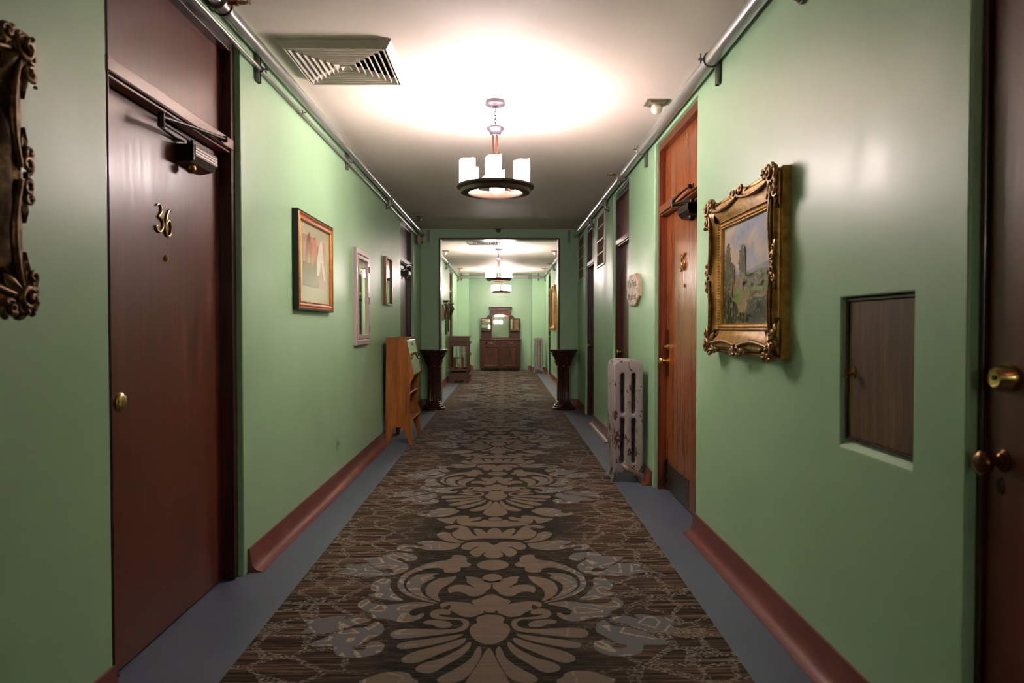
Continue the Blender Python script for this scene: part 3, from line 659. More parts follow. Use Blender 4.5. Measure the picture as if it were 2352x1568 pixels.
def tee(x,y,s,r,par,drop=.085,zz=None):
    z0=zz or zP
    m=M(); coupling(m,(x,y,z0),r,.09); m.cyl((x,y,z0),(x,y,z0-drop*.5),r*.85,16); m.cyl((x,y,z0-drop*.45),(x,y,z0-drop*.65),r*1.0,16)
    m.tube([(x,y,z0-drop*.6),(x,y,z0-drop),(x+s*.012,y,z0-drop-.022),(x+s*.03,y,z0-drop-.03),(x+s*.044,y,z0-drop-.03)],r*.8,14)
    m.cyl((x+s*.030,y,z0-drop-.03),(x+s*.044,y,z0-drop-.03),r*.98,16)
    m.build('tee_fitting',FITTING,par,50)
tee(xPL,7.3,-1,.026,t,.08)
zS=2.505; xS=XL+.022
t=thing('conduit',(xS,YP/2,zS),'thin grey pipe running below the thick one on the left wall','pipe')
M().cyl((xS,YB,zS),(xS,9.62,zS),.0105,14).build('pipe',PIPE_S,t,40)
m=M(); coupling(m,(xS,4.2,zS),.0105,.03); m.tube([(xS+.012,4.2,zS),(xS+.03,4.2,zS+.004)],.004,6); m.build('clip',FITTING,t,40)
t=thing('sprinkler_pipe',(xPR,YP/2,zP),'thick grey sprinkler pipe under the ceiling along the right wall','pipe','ceiling sprinkler pipes')
M().cyl((xPR,YB,zP),(xPR,YP,zP),.037,24).build('pipe',PIPE,t,40)
m=M(); coupling(m,(xPR,6.24,zP),.037,.07); m.build('coupling',FITTING,t,40)
sprinkler('sprinkler_head',(xPR-.04,6.24,zP),-1,t)
tee(xPR,2.55,1,.034,t,.12); tee(xPR,7.27,1,.028,t,.10); tee(xPR,8.47,1,.028,t,.10)
# far run, on both walls and across the end
t=thing('sprinkler_pipe',(0,18.6,zP),'grey sprinkler pipe looping both walls beyond the doorway and across the end','pipe','ceiling sprinkler pipes')
m=M()
for X in (xPL,xPR):
    M().cyl((X,YP+.22,zP),(X,YS-.06,zP),.032,20).build('side_pipe',PIPE,t,40)
M().cyl((xPL,YS-.06,zP-.02),(xPR,YS-.06,zP-.02),.036,20).build('cross_pipe',PIPE,t,40)
for X,y,s in ((xPL,14.6,-1),(xPR,14.9,1),(xPL,18.35,-1),(xPR,18.35,1)): tee(X,y,s,.03,t,.10)
m=M(); coupling(m,(.70,YS-.06,zP-.02),.036,.09,0); m.build('coupling',FITTING,t,40)
sprinkler('sprinkler_head',(xPR-.04,14.9,zP),-1,t); sprinkler('sprinkler_head',(xPL+.04,18.35,zP),1,t)
# strut brackets
def bracket(f,a,b0,b1,label,px=None,pr=.03,w=.04,clamp=True):
    t=thing('pipe_bracket',f(a,b0,0),label,'bracket','steel channel brackets for the pipes')
    m=M(f); m.box(a-w/2,a+w/2,b0,b1,0,.004); m.box(a-w/2,a-w/2+.004,b0,b1,0,.02); m.box(a+w/2-.004,a+w/2,b0,b1,0,.02)
    m.box(a-w/2,a-w/2+.011,b0,b1,.018,.021); m.box(a+w/2-.011,a+w/2,b0,b1,.018,.021)
    m.build('channel',STEEL,t,None,.0008)
    if clamp:
        x,z=px; m=M(); pts=[(x+(pr+.003)*math.cos(2*PI*k/20),a,z+(pr+.003)*math.sin(2*PI*k/20)) for k in range(20)]
        m.tube(pts,.004,6,closed=True); s=1 if x<0 else -1
        m.box(x+s*(pr),x+s*(pr+.03),a-.008,a+.008,z-.004,z+.004); m.cyl((x+s*(pr+.018),a,z-.02),(x+s*(pr+.018),a,z+.03),.004,6)
        m.build('clamp',STEEL,t,40)
    return t
bracket(FL,3.50,2.44,2.60,'nearest channel bracket on the left wall beside the first door',(xS,zS),.011)
bracket(FL,5.455,2.45,2.60,'second channel bracket on the left wall above the framed horse print',(xS,zS),.011)
bracket(FR,3.55,2.455,2.60,'nearest channel bracket on the right wall before door 35',(xPR,zP),.037)
bracket(FR,5.34,2.45,2.60,'second channel bracket on the right wall just past door 35',(xPR,zP),.037)
bracket(FY(YP),-1.14,2.475,ZC-.012,'dark channel bracket left of the wide doorway',clamp=False)
bracket(FY(YP),.98,2.475,ZC-.012,'dark channel bracket right of the wide doorway',clamp=False)
bracket(FY(YS),-1.167,2.47,ZC-.004,'channel bracket on the left pilaster at the far end',clamp=False)
bracket(FY(YS),.935,2.47,ZC-.004,'channel bracket on the right pilaster at the far end',clamp=False)
# ceiling globes
def globe(x,y,label,r=.037,mt=None):
    t=thing('globe_light',(x,y,ZC),label,'light','small unlit ceiling globes')
    m=M(FC); s=.073; m.box(x-s,x+s,y-s,y+s,.0,.004); m.box(x-s*.7,x+s*.7,y-s*.7,y+s*.7,.004,.018); m.build('plate',PLATE,t,None,.003)
    m=M(); m.ball((x,y,ZC-.043),r,20,12); m.build('globe',mt or WHITEG,t,60)
globe(1.0,4.50,'white ceiling globe on a square plate near the right pipe, nearest one')
DKG=mat('dim_clear_globe',(120,104,92),.1)
globe(-1.12,9.0,'small dim ceiling globe by the left pipe before the wide doorway',.033,DKG)
globe(-.085,10.14,'dim ceiling globe centred above the wide doorway',.033,DKG)
globe(-1.13,13.2,'ceiling globe on the left just beyond the wide doorway'); globe(.98,13.2,'ceiling globe on the right just beyond the wide doorway')
globe(-1.10,17.1,'farthest left ceiling globe near the end wall'); globe(1.0,17.1,'farthest right ceiling globe near the end wall')
# fire alarm sounder
ALM=mat('cream_alarm_plastic',(206,176,152),.4)
t=thing('fire_alarm',FL(9.75,2.45,0),'cream round fire alarm on a box beside the left door, under the pipes','alarm')
m=M(FL); m.box(9.69,9.81,2.39,2.51,0,.035); m.build('back_box',mat('grey_box',(90,84,80),.5),t,None,.004)
m=M(FL); disc(m,9.75,2.45,.035,.046,.082,28,.082); disc(m,9.75,2.45,.046,.075,.078,28,.052); disc(m,9.75,2.45,.075,.108,.052,28,.046); m.build('horn',ALM,t,30,.002)
m=M(FL)
for k in range(12):
    a=2*PI*k/12; ca,cb=9.75+.0525*math.cos(a),2.45+.0525*math.sin(a); m.box(ca-.006,ca+.006,cb-.006,cb+.006,.082,.094)
m.build('slot_ring',DARK,t)
# ------------------------------------------------------------------ pictures
FRP=[(0,0),(0,.030),(.004,.035),(.010,.035),(.012,.031),(.016,.033),(.020,.036),(.024,.033),(.026,.027)]
t=thing('framed_print',FL(4.485,1.30,0),'framed print of three horse heads on the left wall, black and red-brown frame','picture')
a0,a1,b0,b1=4.07,4.90,1.305,1.908
m=M(FL); m.frame(a0,a1,b0,b1,[(0,0),(0,.034),(.003,.037),(.011,.037),(.011,.0)]); m.build('outer_frame',BLACKF,t)
m=M(FL); m.frame(a0+.011,a1-.011,b0+.011,b1-.011,[(0,0),(0,.036),(.005,.039),(.010,.036),(.010,0)]); m.frame(a0+.046,a1-.046,b0+.046,b1-.046,[(0,0),(0,.034),(.004,.036),(.008,.031),(.008,0)]); m.build('gilt_bead',GOLD_L,t)
m=M(FL); m.frame(a0+.021,a1-.021,b0+.021,b1-.021,[(0,0),(0,.033),(.012,.035),(.025,.032),(.025,0)]); m.build('wood_band',REDW,t)
A0,A1,B0,B1=a0+.054,a1-.054,b0+.054,b1-.054
M(FL).box(A0,A1,B0,B1,.01,.020).build('mat_board',CREAM,t)
P0,P1,Q0,Q1=A0+.09,A1-.09,B0+.10,B1-.075
PGB=mat('print_pale_ground',(168,134,112),.6,coat=1,coat_r=.03); PBR=mat('print_chestnut',(140,72,46),.6,coat=1,coat_r=.03); POR=mat('print_orange_bay',(172,86,48),.6,coat=1,coat_r=.03); PGR=mat('print_grey',(206,196,180),.6,coat=1,coat_r=.03); PDK=mat('print_dark_line',(70,50,42),.6,coat=1,coat_r=.03)
m=M(FL); m.mi=0; m.box(P0,P1,Q0,Q1,.02,.0206)
def horse(m,a,b,s,mi,z):
    q=smooth_poly([(-.10,1.0),(-.03,1.08),(0,.98),(.05,1.1),(.10,.98),(.16,.80),(.2,.62),(.26,.42),(.34,.2),(.40,.02),(.34,-.08),(.24,-.05),(.14,.16),(.02,.34),(-.05,.5),(-.16,.1),(-.5,.0),(-.46,.4),(-.3,.8)],2)
    m.mi=mi; i=[m.vert(a+u*s,b+v*s,z) for u,v in q]; m.face(i)
    m.mi=4
    for u,v,w,h in ((.10,.76,.02,.02),(.31,.08,.015,.02),(.16,.42,.13,.01),(.05,.60,.16,.008)): m.box(a+(u-w/2)*s,a+(u+w/2)*s,b+(v-h/2)*s,b+(v+h/2)*s,z,z+.0003)
w=P1-P0
m.mi=5; m.box(P0,P0+w*.30,Q0,Q0+.15,.0206,.0208); m.box(P0+w*.30,P0+w*.64,Q0,Q1-.04,.0206,.0208)
horse(m,P0+w*.26,Q0+.13,.20,1,.0210); horse(m,P0+w*.50,Q0+.12,.20,2,.0213); horse(m,P0+w*.78,Q0+.07,.24,3,.0216)
m.build('print',[PGB,PBR,POR,PGR,PDK,mat('print_umber',(112,72,56),.6,coat=1,coat_r=.03)],t,recalc=False)
# mirrored medicine cabinet
a0,a1,b0,b1=5.708,6.256,1.047,1.870
t=thing('mirror_cabinet',FL(5.98,b0,0),'lilac grey painted wall cabinet with a tall mirror door on the left wall','cabinet')
m=M(FL); m.frame(a0,a1,b0,b1,[(0,0),(0,.026),(.003,.029),(.045,.029),(.045,0)]); m.build('case',CABWHITE,t,None,.002)
dr=M(FL); dr.frame(a0+.048,a1-.048,b0+.055,b1-.055,[(0,0),(0,.032),(.030,.034),(.037,.024),(.037,0)]); dr=dr.build('door',CABWHITE,t,None,.002)
M(FL).box(a0+.082,a1-.082,b0+.088,b1-.088,.005,.018).build('mirror',MIRROR,dr)
m=M(FL); disc(m,a0+.068,1.43,.032,.037,.009,12); disc(m,a0+.068,1.43,.037,.05,.005,12); disc(m,a0+.068,1.43,.05,.058,.012,14,.009); m.build('knob',BRONZE,dr,40)
for z in (1.185,1.44,1.72): 
    m=M(FL); m.box(a1-.058,a1-.034,z-.03,z+.03,.026,.035); m.cyl((a1-.047,z-.03,.037),(a1-.047,z+.03,.037),.004,8); m.build('hinge',mat('painted_hinge',(140,124,122),.4,.4),dr)
# narrow mirror
a0,a1,b0,b1=7.136,7.527,1.434,1.946
t=thing('framed_mirror',FL(7.33,b0,0),'small red-brown framed mirror on the left wall above the slant desk','mirror')
m=M(FL); m.frame(a0,a1,b0,b1,[(0,0),(0,.027),(.004,.030),(.018,.030),(.030,.020),(.030,0)]); m.build('frame',wood('narrow_frame_wood',(84,36,18),(122,58,30),(150,80,46),.22,.5),t,None,.001)
M(FL).box(a0+.028,a1-.028,b0+.028,b1-.028,.002,.014).build('glass',MIRROR,t)
# bell plate
t=thing('push_button_plate',FL(5.115,.29,0),'green painted wall plate with a round knob low on the left wall','switch')
m=M(FL); m.box(5.08,5.15,.287,.407,0,.005); m.build('plate',G_WALL,t,None,.0015)
m=M(FL); disc(m,5.118,.345,.005,.016,.014,16); disc(m,5.118,.345,.016,.022,.024,20,.026); disc(m,5.118,.345,.022,.027,.026,20,.018); m.build('knob',G_WALL,t,40)
# ornate frames
def scroll(m,a,b,c,r,turns,sa,hand,th=.008,lift=.012,n=26):
    pts=[];rs=[]
    for k in range(n+1):
        q=k/n; ang=sa+hand*q*turns*2*PI; rr=r*(1-q*.86)
        pts.append((a+rr*math.cos(ang),b+rr*math.sin(ang),c+lift*q)); rs.append(th*(1-.45*q))
    m.tube(pts,rs,7)
def leaf(m,a,b,c,ang,L,w,h=.014):
    rings=[]
    for k in range(7):
        q=k/6; ww=w*math.sin(PI*min(q*.85+.12,1))*(1-.3*abs(math.sin(q*3*PI)))+.001; cx=a+L*q*math.cos(ang); cb=b+L*q*math.sin(ang)
        na,nb=-math.sin(ang),math.cos(ang); lift=h*math.sin(q*PI*.95)-.026*q*q-.012*(1-q)**2
        rings.append([(cx+na*ww*u,cb+nb*ww*u,c+lift*(1-u*u)+v) for u,v in ((-1,0),(-.45,0),(0,.004),(.45,0),(1,0),(.5,-.006),(-.5,-.006))])
    m.grid(rings,True,True)
def ornate(name,f,a0,a1,b0,b1,bw,label,cat,G1,G2,liner,group=None,depth=.05,rich=1.0,pic=None,seedv=1,name_pic='canvas'):
    random.seed(seedv)
    t=thing(name,f((a0+a1)/2,b0,0),label,cat,group)
    e=.02*rich
    m=M(f); m.frame(a0,a1,b0,b1,[(0,0),(0,depth*.55),(.006,depth*.62),(.014,depth*.62),(.016,0)]); m.frame(a0+.016,a1-.016,b0+.016,b1-.016,[(0,0),(0,depth*.6),(.008,depth*.85),(.016,depth*.95),(bw*.35,depth*.9),(bw*.52,depth*.62),(bw*.74,depth*.5),(bw*.8,depth*.58),(bw*.86,depth*.5),(bw*.86,0)])
    m.build('moulding',G1,t,30)
    i0=bw*.86+.014
    m=M(f); m.frame(a0+i0,a1-i0,b0+i0,b1-i0,[(0,0),(0,depth*.5),(.004,depth*.52),(bw-i0,depth*.34),(bw-i0,0)]); m.build('liner',liner,t)
    # swept rails and bead rows
    m=M(f)
    W=a1-a0;H=b1-b0
    for (p,q,horiz) in (((a0,b0),(a1,b0),1),((a0,b1),(a1,b1),1),((a0,b0),(a0,b1),0),((a1,b0),(a1,b1),0)):
        inw=1 if (p[1]==b0 if horiz else p[0]==a0) else -1
        Ln=W if horiz else H
        for half in (0,1):
            pts=[];rs=[]
            for k in range(17):
                s=k/16; u=(.06+s*(Ln/2-.075)) ; u=u if half==0 else Ln-u
                off=.030+.020*math.sin(PI*s)*rich+ (.01)
                P=(p[0]+u,p[1]+inw*off) if horiz else (p[0]+inw*off,p[1]+u)
                pts.append((P[0],P[1],depth*.95+.006)); rs.append(.010*(1-.3*abs(2*s-1)))
            m.tube(pts,rs,8)
        nb=int(Ln/.016)
        for k in range(nb):
            u=.05+(Ln-.1)*(k+.5)/nb; o2=bw*.8
            P=(p[0]+u,p[1]+inw*o2) if horiz else (p[0]+inw*o2,p[1]+u)
            if bw*.8<u<Ln-bw*.8: m.lathe([(.001,-.004),(.005,0),(.001,.004)],(P[0],P[1],depth*.6),5)
    m.build('beading',G2,t,50)
    for (ca,cb,da,db) in ((a0,b0,1,1),(a1,b0,-1,1),(a1,b1,-1,-1),(a0,b1,1,-1)):
        m=M(f); base=math.atan2(db,da); s=bw/.15
        for k,(ra,L,w) in enumerate(((0,.15,.030),(.5,.12,.024),(-.5,.12,.024),(.95,.16,.022),(-.95,.16,.022))):
            leaf(m,ca+da*.012,cb+db*.012,depth*.95,base+ra*.78,L*s,w*s,.022)
        for hx,hd in ((.055,1),(.10,-1)):
            scroll(m,ca+da*hx*s,cb+db*.008,depth*.98,.028*s,1.6,random.uniform(0,6),hd,.0085,.016); scroll(m,ca+da*.008,cb+db*hx*s,depth*.98,.028*s,1.6,random.uniform(0,6),-hd,.0085,.016)
        scroll(m,ca+da*.03,cb+db*.03,depth*1.05,.04*s,1.7,base+PI,1,.011,.022)
        for k in range(int(16*rich)):
            u,v=random.uniform(-.008,.14*s),random.uniform(-.008,.05*s)
            if random.random()<.5:u,v=v,u
            m.ball((ca+da*u,cb+db*v,depth*.98+random.uniform(0,.014)),random.uniform(.005,.011),7,5)
        m.build('corner_carving',G2,t,60)
    for (ca,cb,hor) in (((a0+a1)/2,b0,1),((a0+a1)/2,b1,1),(a0,(b0+b1)/2,0),(a1,(b0+b1)/2,0)):
        m=M(f)
        for hd in (1,-1):
            if hor: scroll(m,ca+hd*.026,cb+(.02 if cb==b0 else -.02),depth,.024,1.5,(0 if hd<0 else PI),hd,.008,.014); leaf(m,ca+hd*.03,cb+(.02 if cb==b0 else -.02),depth,0 if hd>0 else PI,.09,.013,.010); scroll(m,ca+hd*.06,cb+(.012 if cb==b0 else -.012),depth,.018,1.4,0,-hd,.007,.01)
            else: scroll(m,ca+(.02 if ca==a0 else -.02),cb+hd*.026,depth,.024,1.5,(PI/2 if hd<0 else -PI/2),hd,.008,.014); leaf(m,ca+(.02 if ca==a0 else -.02),cb+hd*.03,depth,hd*PI/2,.09,.013,.010); scroll(m,ca+(.012 if ca==a0 else -.012),cb+hd*.06,depth,.018,1.4,0,-hd,.007,.01)
        m.build('middle_carving',G2,t,60)
    if pic: pic(f,a0+bw,a1-bw,b0+bw,b1-bw,depth*.34-.004,t,name_pic)
    return t
def pmat(name,c1,c2,sc=12,rough=.45):
    m=mat(name,c1,rough,coat=.25,coat_r=.2); n=N(m); a=n.noise((sc,sc,sc*.7),1,6,.7)
    n.col(n.ramp(a,[(.38,c1),(.62,c2)])); n.bump(n.noise((150,150,150),1,2),.15,.001); return m
def sky_mat():
    m=mat('painted_cloudy_sky',(150,160,186),.45,coat=.2,coat_r=.2); n=N(m); a=n.noise((5,5,7),1,6,.62,.5)
    n.col(n.ramp(a,[(.36,(132,146,184)),(.48,(170,168,176)),(.58,(206,184,164)),(.72,(186,168,160))])); return m
def landscape(f,a0,a1,b0,b1,c,t,nm):
    W=a1-a0;H=b1-b0
    # u from the far edge (left in view) to the near edge, v up
    def P(q): return [(a1-min(max(u,.0),1)*W,b0+min(max(v,0),1)*H) for u,v in q]
    MT=[sky_mat(),pmat('painted_far_hills',(128,138,150),(150,146,142)),pmat('painted_field',(96,104,52),(150,140,84),14),pmat('painted_dark_bushes',(40,44,26),(78,84,40),26),pmat('painted_path',(176,146,104),(140,110,72),20),pmat('painted_tree_leaves',(48,50,28),(104,98,52),34),pmat('painted_water',(150,164,176),(180,186,190)),pmat('painted_house',(120,88,64),(160,130,98),20),pmat('painted_hill_grass',(96,112,40),(138,146,58),24),pmat('painted_light_leaves',(112,108,58),(150,142,86),30)]
    m=M(f); z=c
    def add(mi,q,it=1):
        nonlocal z
        z+=.00002; m.mi=mi; i=[m.vert(a,b,z) for a,b in smooth_poly(P(q),it)]; m.face(i)
    m.mi=0; m.box(a0,a1,b0,b1,c-.008,c)
    add(1,[(0,.44),(.0,.50),(.2,.49),(.45,.50),(.7,.53),(.85,.55),(1,.56),(1,.4),(0,.4)],0)
    add(2,[(0,0),(0,.46),(.3,.45),(.55,.47),(.75,.50),(1,.50),(1,0)],0)
    add(6,[(0,.38),(.14,.39),(.14,.44),(0,.45)],0)
    add(7,[(.22,.34),(.22,.44),(.28,.49),(.36,.48),(.42,.44),(.42,.34)],0)
    add(5,[(.40,.36),(.42,.48),(.55,.50),(.62,.46),(.72,.50),(.84,.50),(.88,.42),(.7,.38)])
    add(8,[(.2,.20),(.24,.34),(.36,.37),(.46,.30),(.42,.2)]); add(8,[(.55,.3),(.56,.40),(.72,.38),(.9,.32),(.94,.28),(.7,.27)])
    add(3,[(0,0),(0,.36),(.12,.34),(.2,.24),(.32,.2),(.36,.1),(.3,0)])
    add(3,[(.42,0),(.5,.16),(.62,.24),(.8,.26),(1,.24),(1,0)])
    add(4,[(.26,0),(.34,.10),(.42,.2),(.48,.28),(.56,.30),(.7,.28),(.84,.28),(.98,.32),(1,.28),(.86,.24),(.68,.25),(.58,.26),(.54,.18),(.46,.06),(.42,0)])
    add(3,[(.5,0),(.54,.1),(.64,.14),(.76,.1),(.8,0)])
    for (u,v0,v1,w) in ((.10,.34,.82,.13),(.20,.40,.62,.09),(.44,.44,.76,.10)):
        q=[]
        n=9
        for k in range(n+1):
            s=k/n; q.append((u-w*(.35+.65*math.sin(PI*min(1,(1-s)*.9+.1)))*(1 if k%2 else .8)*(1-s*.55),v0+(v1-v0)*s))
        for k in range(n,-1,-1):
            s=k/n; q.append((u+w*(.35+.65*math.sin(PI*min(1,(1-s)*.9+.1)))*(.85 if k%2 else 1)*(1-s*.55),v0+(v1-v0)*s))
        add(5,q)
        for k in range(70):
            s=random.random(); ww=w*(.35+.65*math.sin(PI*min(1,(1-s)*.9+.1)))*(1-s*.5); uu=u+random.uniform(-1,1)*ww; vv=v0+(v1-v0)*s; r1=random.uniform(.012,.03)
            add(random.choice((5,5,3,9)),[(uu+r1*random.uniform(.6,1.3)*math.cos(a*PI/3.5),vv+r1*.8*random.uniform(.6,1.3)*math.sin(a*PI/3.5)) for a in range(7)])
        add(7,[(u-.012,v0-.12),(u-.012,v0+.06),(u+.012,v0+.06),(u+.012,v0-.12)],0)
    for k in range(220):
        uu=random.random(); vv=random.uniform(0,.30) if uu<.3 or uu>.55 else random.uniform(0,.08); r1=random.uniform(.012,.032)
        add(random.choice((3,3,5,2,8,9)) if k%3 else 3,[(uu*.97+.015+r1*.5*math.cos(a*PI/3),.02+vv+r1*random.uniform(.5,1)*math.sin(a*PI/3)) for a in range(6)])
    for k in range(60):
        uu=random.uniform(.45,.98); vv=random.uniform(.36,.5); r1=random.uniform(.012,.028)
        add(random.choice((2,5,8,9)),[(uu*.97+r1*1.3*math.cos(a*PI/3),vv+r1*.6*math.sin(a*PI/3)) for a in range(6)])
    m.build(nm,MT,t,recalc=False)
ornate('framed_painting',FR,2.66,3.56,1.075,1.832,.142,'landscape oil painting in an ornate carved gold frame on the right wall','painting',GOLD,GOLD_D,GOLD_L,depth=.058,pic=landscape,seedv=3)
def gilt_pic(f,a0,a1,b0,b1,c,t,nm): M(f).box(a0,a1,b0,b1,c-.008,c).build(nm,pmat('faded_brown_canvas',(150,110,78),(184,146,104),5),t)
ornate('framed_painting',FR,14.35,15.75,1.14,2.10,.11,'large gold framed painting on the right wall beyond the wide doorway','painting',GOLD,GOLD,GOLD_L,depth=.055,rich=.5,pic=gilt_pic,seedv=5)
def dark_pic(f,a0,a1,b0,b1,c,t,nm): M(f).box(a0,a1,b0,b1,c-.008,c).build(nm,mat('near_black_canvas',(16,14,12),.35),t)
ornate('framed_painting',FL,.92,1.762,1.24,1.925,.13,'dark ornate picture frame cut off at the left edge','painting',OLDG,OLDG,OLDG,depth=.05,rich=1.3,pic=dark_pic,seedv=9)
# ------------------------------------------------------------------ plaque, hatch, grilles
t=thing('wall_plaque',FR(5.81,1.38,0),'octagonal weathered white plaque with faded lettering on the right wall','sign')
a0,a1,b0,b1=5.55,6.10,1.383,1.652; ca,cb=(5.825,1.5175)
oc=[(a0,b0+.075),(a0+.15,b0),(a1-.15,b0),(a1,b0+.075),(a1,b1-.075),(a1-.15,b1),(a0+.15,b1),(a0,b1-.075)]
m=M(FR); m.prism(oc,0,.022,'z'); m.build('board',PLQE,t,None,.002)
m=M(FR); m.prism([(ca+(a-ca)*.93,cb+(b-cb)*.93) for a,b in oc],.022,.025,'z'); m.build('face',PLQ,t,None,.002)
text_solid('lettering','The First',.082,.002,INK,t,lambda u,v,w: FR(ca-u*1.15,cb+.052+v,.0245+w),sx=1.1)
text_solid('lettering','Resident',.082,.002,INK,t,lambda u,v,w: FR(ca-u*1.15,cb-.056+v,.0245+w),sx=1.1)
for a in (a0+.045,a1-.035):
    m=M(FR); disc(m,a,cb,.024,.028,.006,10); m.build('screw',DARK,t,40)
t=thing('access_panel',FR(2.05,.83,-.03),'mottled brown access hatch recessed in the right wall','panel')
m=M(FR); m.frame(1.853,2.252,.829,1.296,[(0,-.030),(0,-.018),(.003,-.016),(.011,-.016),(.011,-.030)]); m.build('frame',FRAMEW,t,None,.001)
hp=M(FR).box(1.865,2.240,.841,1.284,-.029,-.021).build('hatch',BROWNP,t,None,.002)
m=M(FR); m.prism(arc(2.205,1.054,.009,0,360,14,.02)[:-1],-.021,-.018,'z')
m.cyl((2.205,1.05,-.018),(2.205,1.05,.004),.0045,10); m.tube([(2.205,1.035,.006),(2.205,1.045,.008),(2.205,1.066,.006)],[.006,.0045,.007],8); m.build('turn_knob',BRASS_D,hp,50)
GRM=mat('taupe_grille',(186,160,140),.5); GRF=mat('grille_frame_enamel',(196,184,164),.3,.3)
def grille(a0,a1,b0,b1,label):
    t=thing('wall_grille',FR((a0+a1)/2,b0,0),label,'vent','louvred grilles high on the right wall')
    m=M(FR); m.frame(a0,a1,b0,b1,[(0,0),(0,.012),(.004,.015),(.022,.015),(.026,.004),(.026,0)])
    for k in range(1,4):
        z=b0+(b1-b0)*k/4; m.box(a0+.02,a1-.02,z-.007,z+.007,.0,.013)
    m.build('frame',GRF,t,None,.001)
    m=M(FR); n=44
    for k in range(n):
        z=b0+.028+(b1-b0-.056)*k/n; i=[m.vert(a,zz,c) for a,zz,c in ((a0+.024,z,.009),(a1-.024,z,.009),(a1-.024,z+.012,.002),(a0+.024,z+.012,.002))]; m.face(i)
    m.box(a0+.02,a1-.02,b0+.02,b1-.02,0,.001); m.build('louvers',GRM,t,recalc=False)
grille(7.56,8.16,1.90,2.515,'four-row louvred grille on the right wall between two dark doors')
grille(9.47,10.22,1.88,2.52,'farther louvred grille tucked in the corner before the wide doorway')
WP=mat('white_plate',(240,238,232),.3)
t=thing('outlet_plate',FR(14.2,.27,0),'white outlet plate low on the right wall beyond the right pedestal','outlet')
m=M(FR); m.box(14.06,14.34,.27,.385,0,.006); m.build('plate',WP,t,None,.002)
m=M(FR)
for a in (14.13,14.26): m.box(a-.02,a+.02,.30,.355,.006,.008)
m.build('socket',mat('socket_grey',(200,198,190),.4),t,None,.001)
# ------------------------------------------------------------------ radiators
def radiator(x0,y0,label,mt,flip=1,n=5,top=.952):
    W=.232; t=thing('radiator',(x0+W/2,y0,0),label,'radiator','three-column cast iron radiators')
    z0=.075
    out=[(.018,z0),(W-.018,z0)]+[(W-.002,z0+.05)]+arc(W-.068,top-.062,.066,0,90,6,.06)+arc(.068,top-.062,.066,90,180,6,.06)+[(.002,z0+.05)]
    holes=[]
    for h0 in (.056,.142):
        for b0,b1 in ((.145,.495),(.53,.845)):
            w=.032; holes.append(arc(h0+w/2,b0+.016,.016,180,360,6)+arc(h0+w/2,b1-.016,.016,0,180,6))
    for k in range(n):
        y=y0+k*.066
        if k in (0,n-1): lg=smooth_poly([(.0,z0+.06),(.05,z0+.02),(.045,.02),(.05,0),(.008,0),(-.006,.012),(.006,.04)],1)
        o=curve_solid('section',[out]+holes,.058,.014,mt,t,lambda u,v,w,y=y: (x0+u,y+w,v),3)
        if k in (0,n-1):
            for s in (0,1):
                m=M()
                X=x0+.03 if s==0 else x0+W-.03; q=-1 if s==0 else 1
                m.tube([(X,y+.029,.11),(X+q*.004,y+.029,.06),(X+q*.012,y+.029,.03),(X+q*.020,y+.029,.008),(X+q*.021,y+.029,.0)],[.028,.022,.016,.018,.019],10); m.build('foot',mt,t,60)
    for z in (.12,.51,.885):
        m=M(); m.cyl((x0+W/2,y0+.01,z),(x0+W/2,y0+n*.066-.02,z),.022 if z!=.51 else .014,12); m.build('connecting_rod',mt,t,50)
    m=M(); m.lathe([(.001,-.008),(.022,-.008),(.022,-.002),(.014,0)],(x0+W/2,y0,.62),12,'y') if False else m.ball((x0+W/2,y0-.002,.632),.008,10,6); m.build('screw_plug',mt,t,60)
    m=M(); yv=y0-.012
    m.tube([(x0+.075,yv+.02,.135),(x0+.085,yv-.004,.125),(x0+.12,yv-.012,.105),(x0+.155,yv-.012,.085)],[.014,.018,.019,.019],12)
    m.cyl((x0+.105,yv-.012,.113),(x0+.115,yv-.012,.107),.024,8); m.cyl((x0+.15,yv-.012,.088),(x0+.175,yv-.012,.073),.026,8)
    m.tube([(x0+.17,yv-.012,.076),(x0+.20,yv-.012,.06),(x0+.222,yv-.012,.045),(x0+.228,yv-.012,.0)],[.018,.020,.019,.015],12); m.cyl((x0+.205,yv-.012,.058),(x0+.222,yv-.012,.048),.024,8)
    m.build('valve',mat('dusty_brass_valve',(150,130,112),.45,.4) if mt is RAD else mt,t,50)
    return t
radiator(.845,5.255,'grey peeling cast iron radiator standing beside door 35',RAD)
radiator(.785,17.85,'smooth grey radiator right of the mirrored sideboard',RAD2,top=.935)
radiator(-1.17,17.85,'grey radiator at the far left, seen through the glass case',RAD2,top=.935)
# ------------------------------------------------------------------ slant-front desk
t=thing('slant_desk',(-1.07,7.315,0),'golden oak slant-front desk with open shelves against the left wall','desk')
PR=[(438,183),(528,640),(527,662),(508,690),(490,722),(483,760),(482,860),(476,960),(466,1010),(467,1050),(480,1090),(498,1135),(509,1180),(508,1230),(497,1280),(496,1320),(506,1390),(524,1475),(472,1475),(452,1410),(434,1365),(428,1320),(412,1288),(380,1268),(330,1263),(292,1268),(266,1292),(258,1340),(250,1385),(236,1430),(231,1475),(182,1475),(184,1200),(190,700),(198,181)]
poly=[(-1.2155+(cx-180)*.000849,(1475-cy)*.000849) for cx,cy in PR]
ya,yb=6.956,7.674
for y,nm in ((ya,0),(yb-.02,1)): M().prism(poly,y,y+.02,'y').build('side_panel',OAK,t,None,.0025)
def px2(cx,cy): return (-1.2155+(cx-180)*.000849,(1475-cy)*.000849)
M().box(-1.195,-.997,ya+.02,yb-.02,1.078,1.095).build('top',OAK,t,None,.002)
xa,za=px2(444,215); xb,zb=px2(522,632)
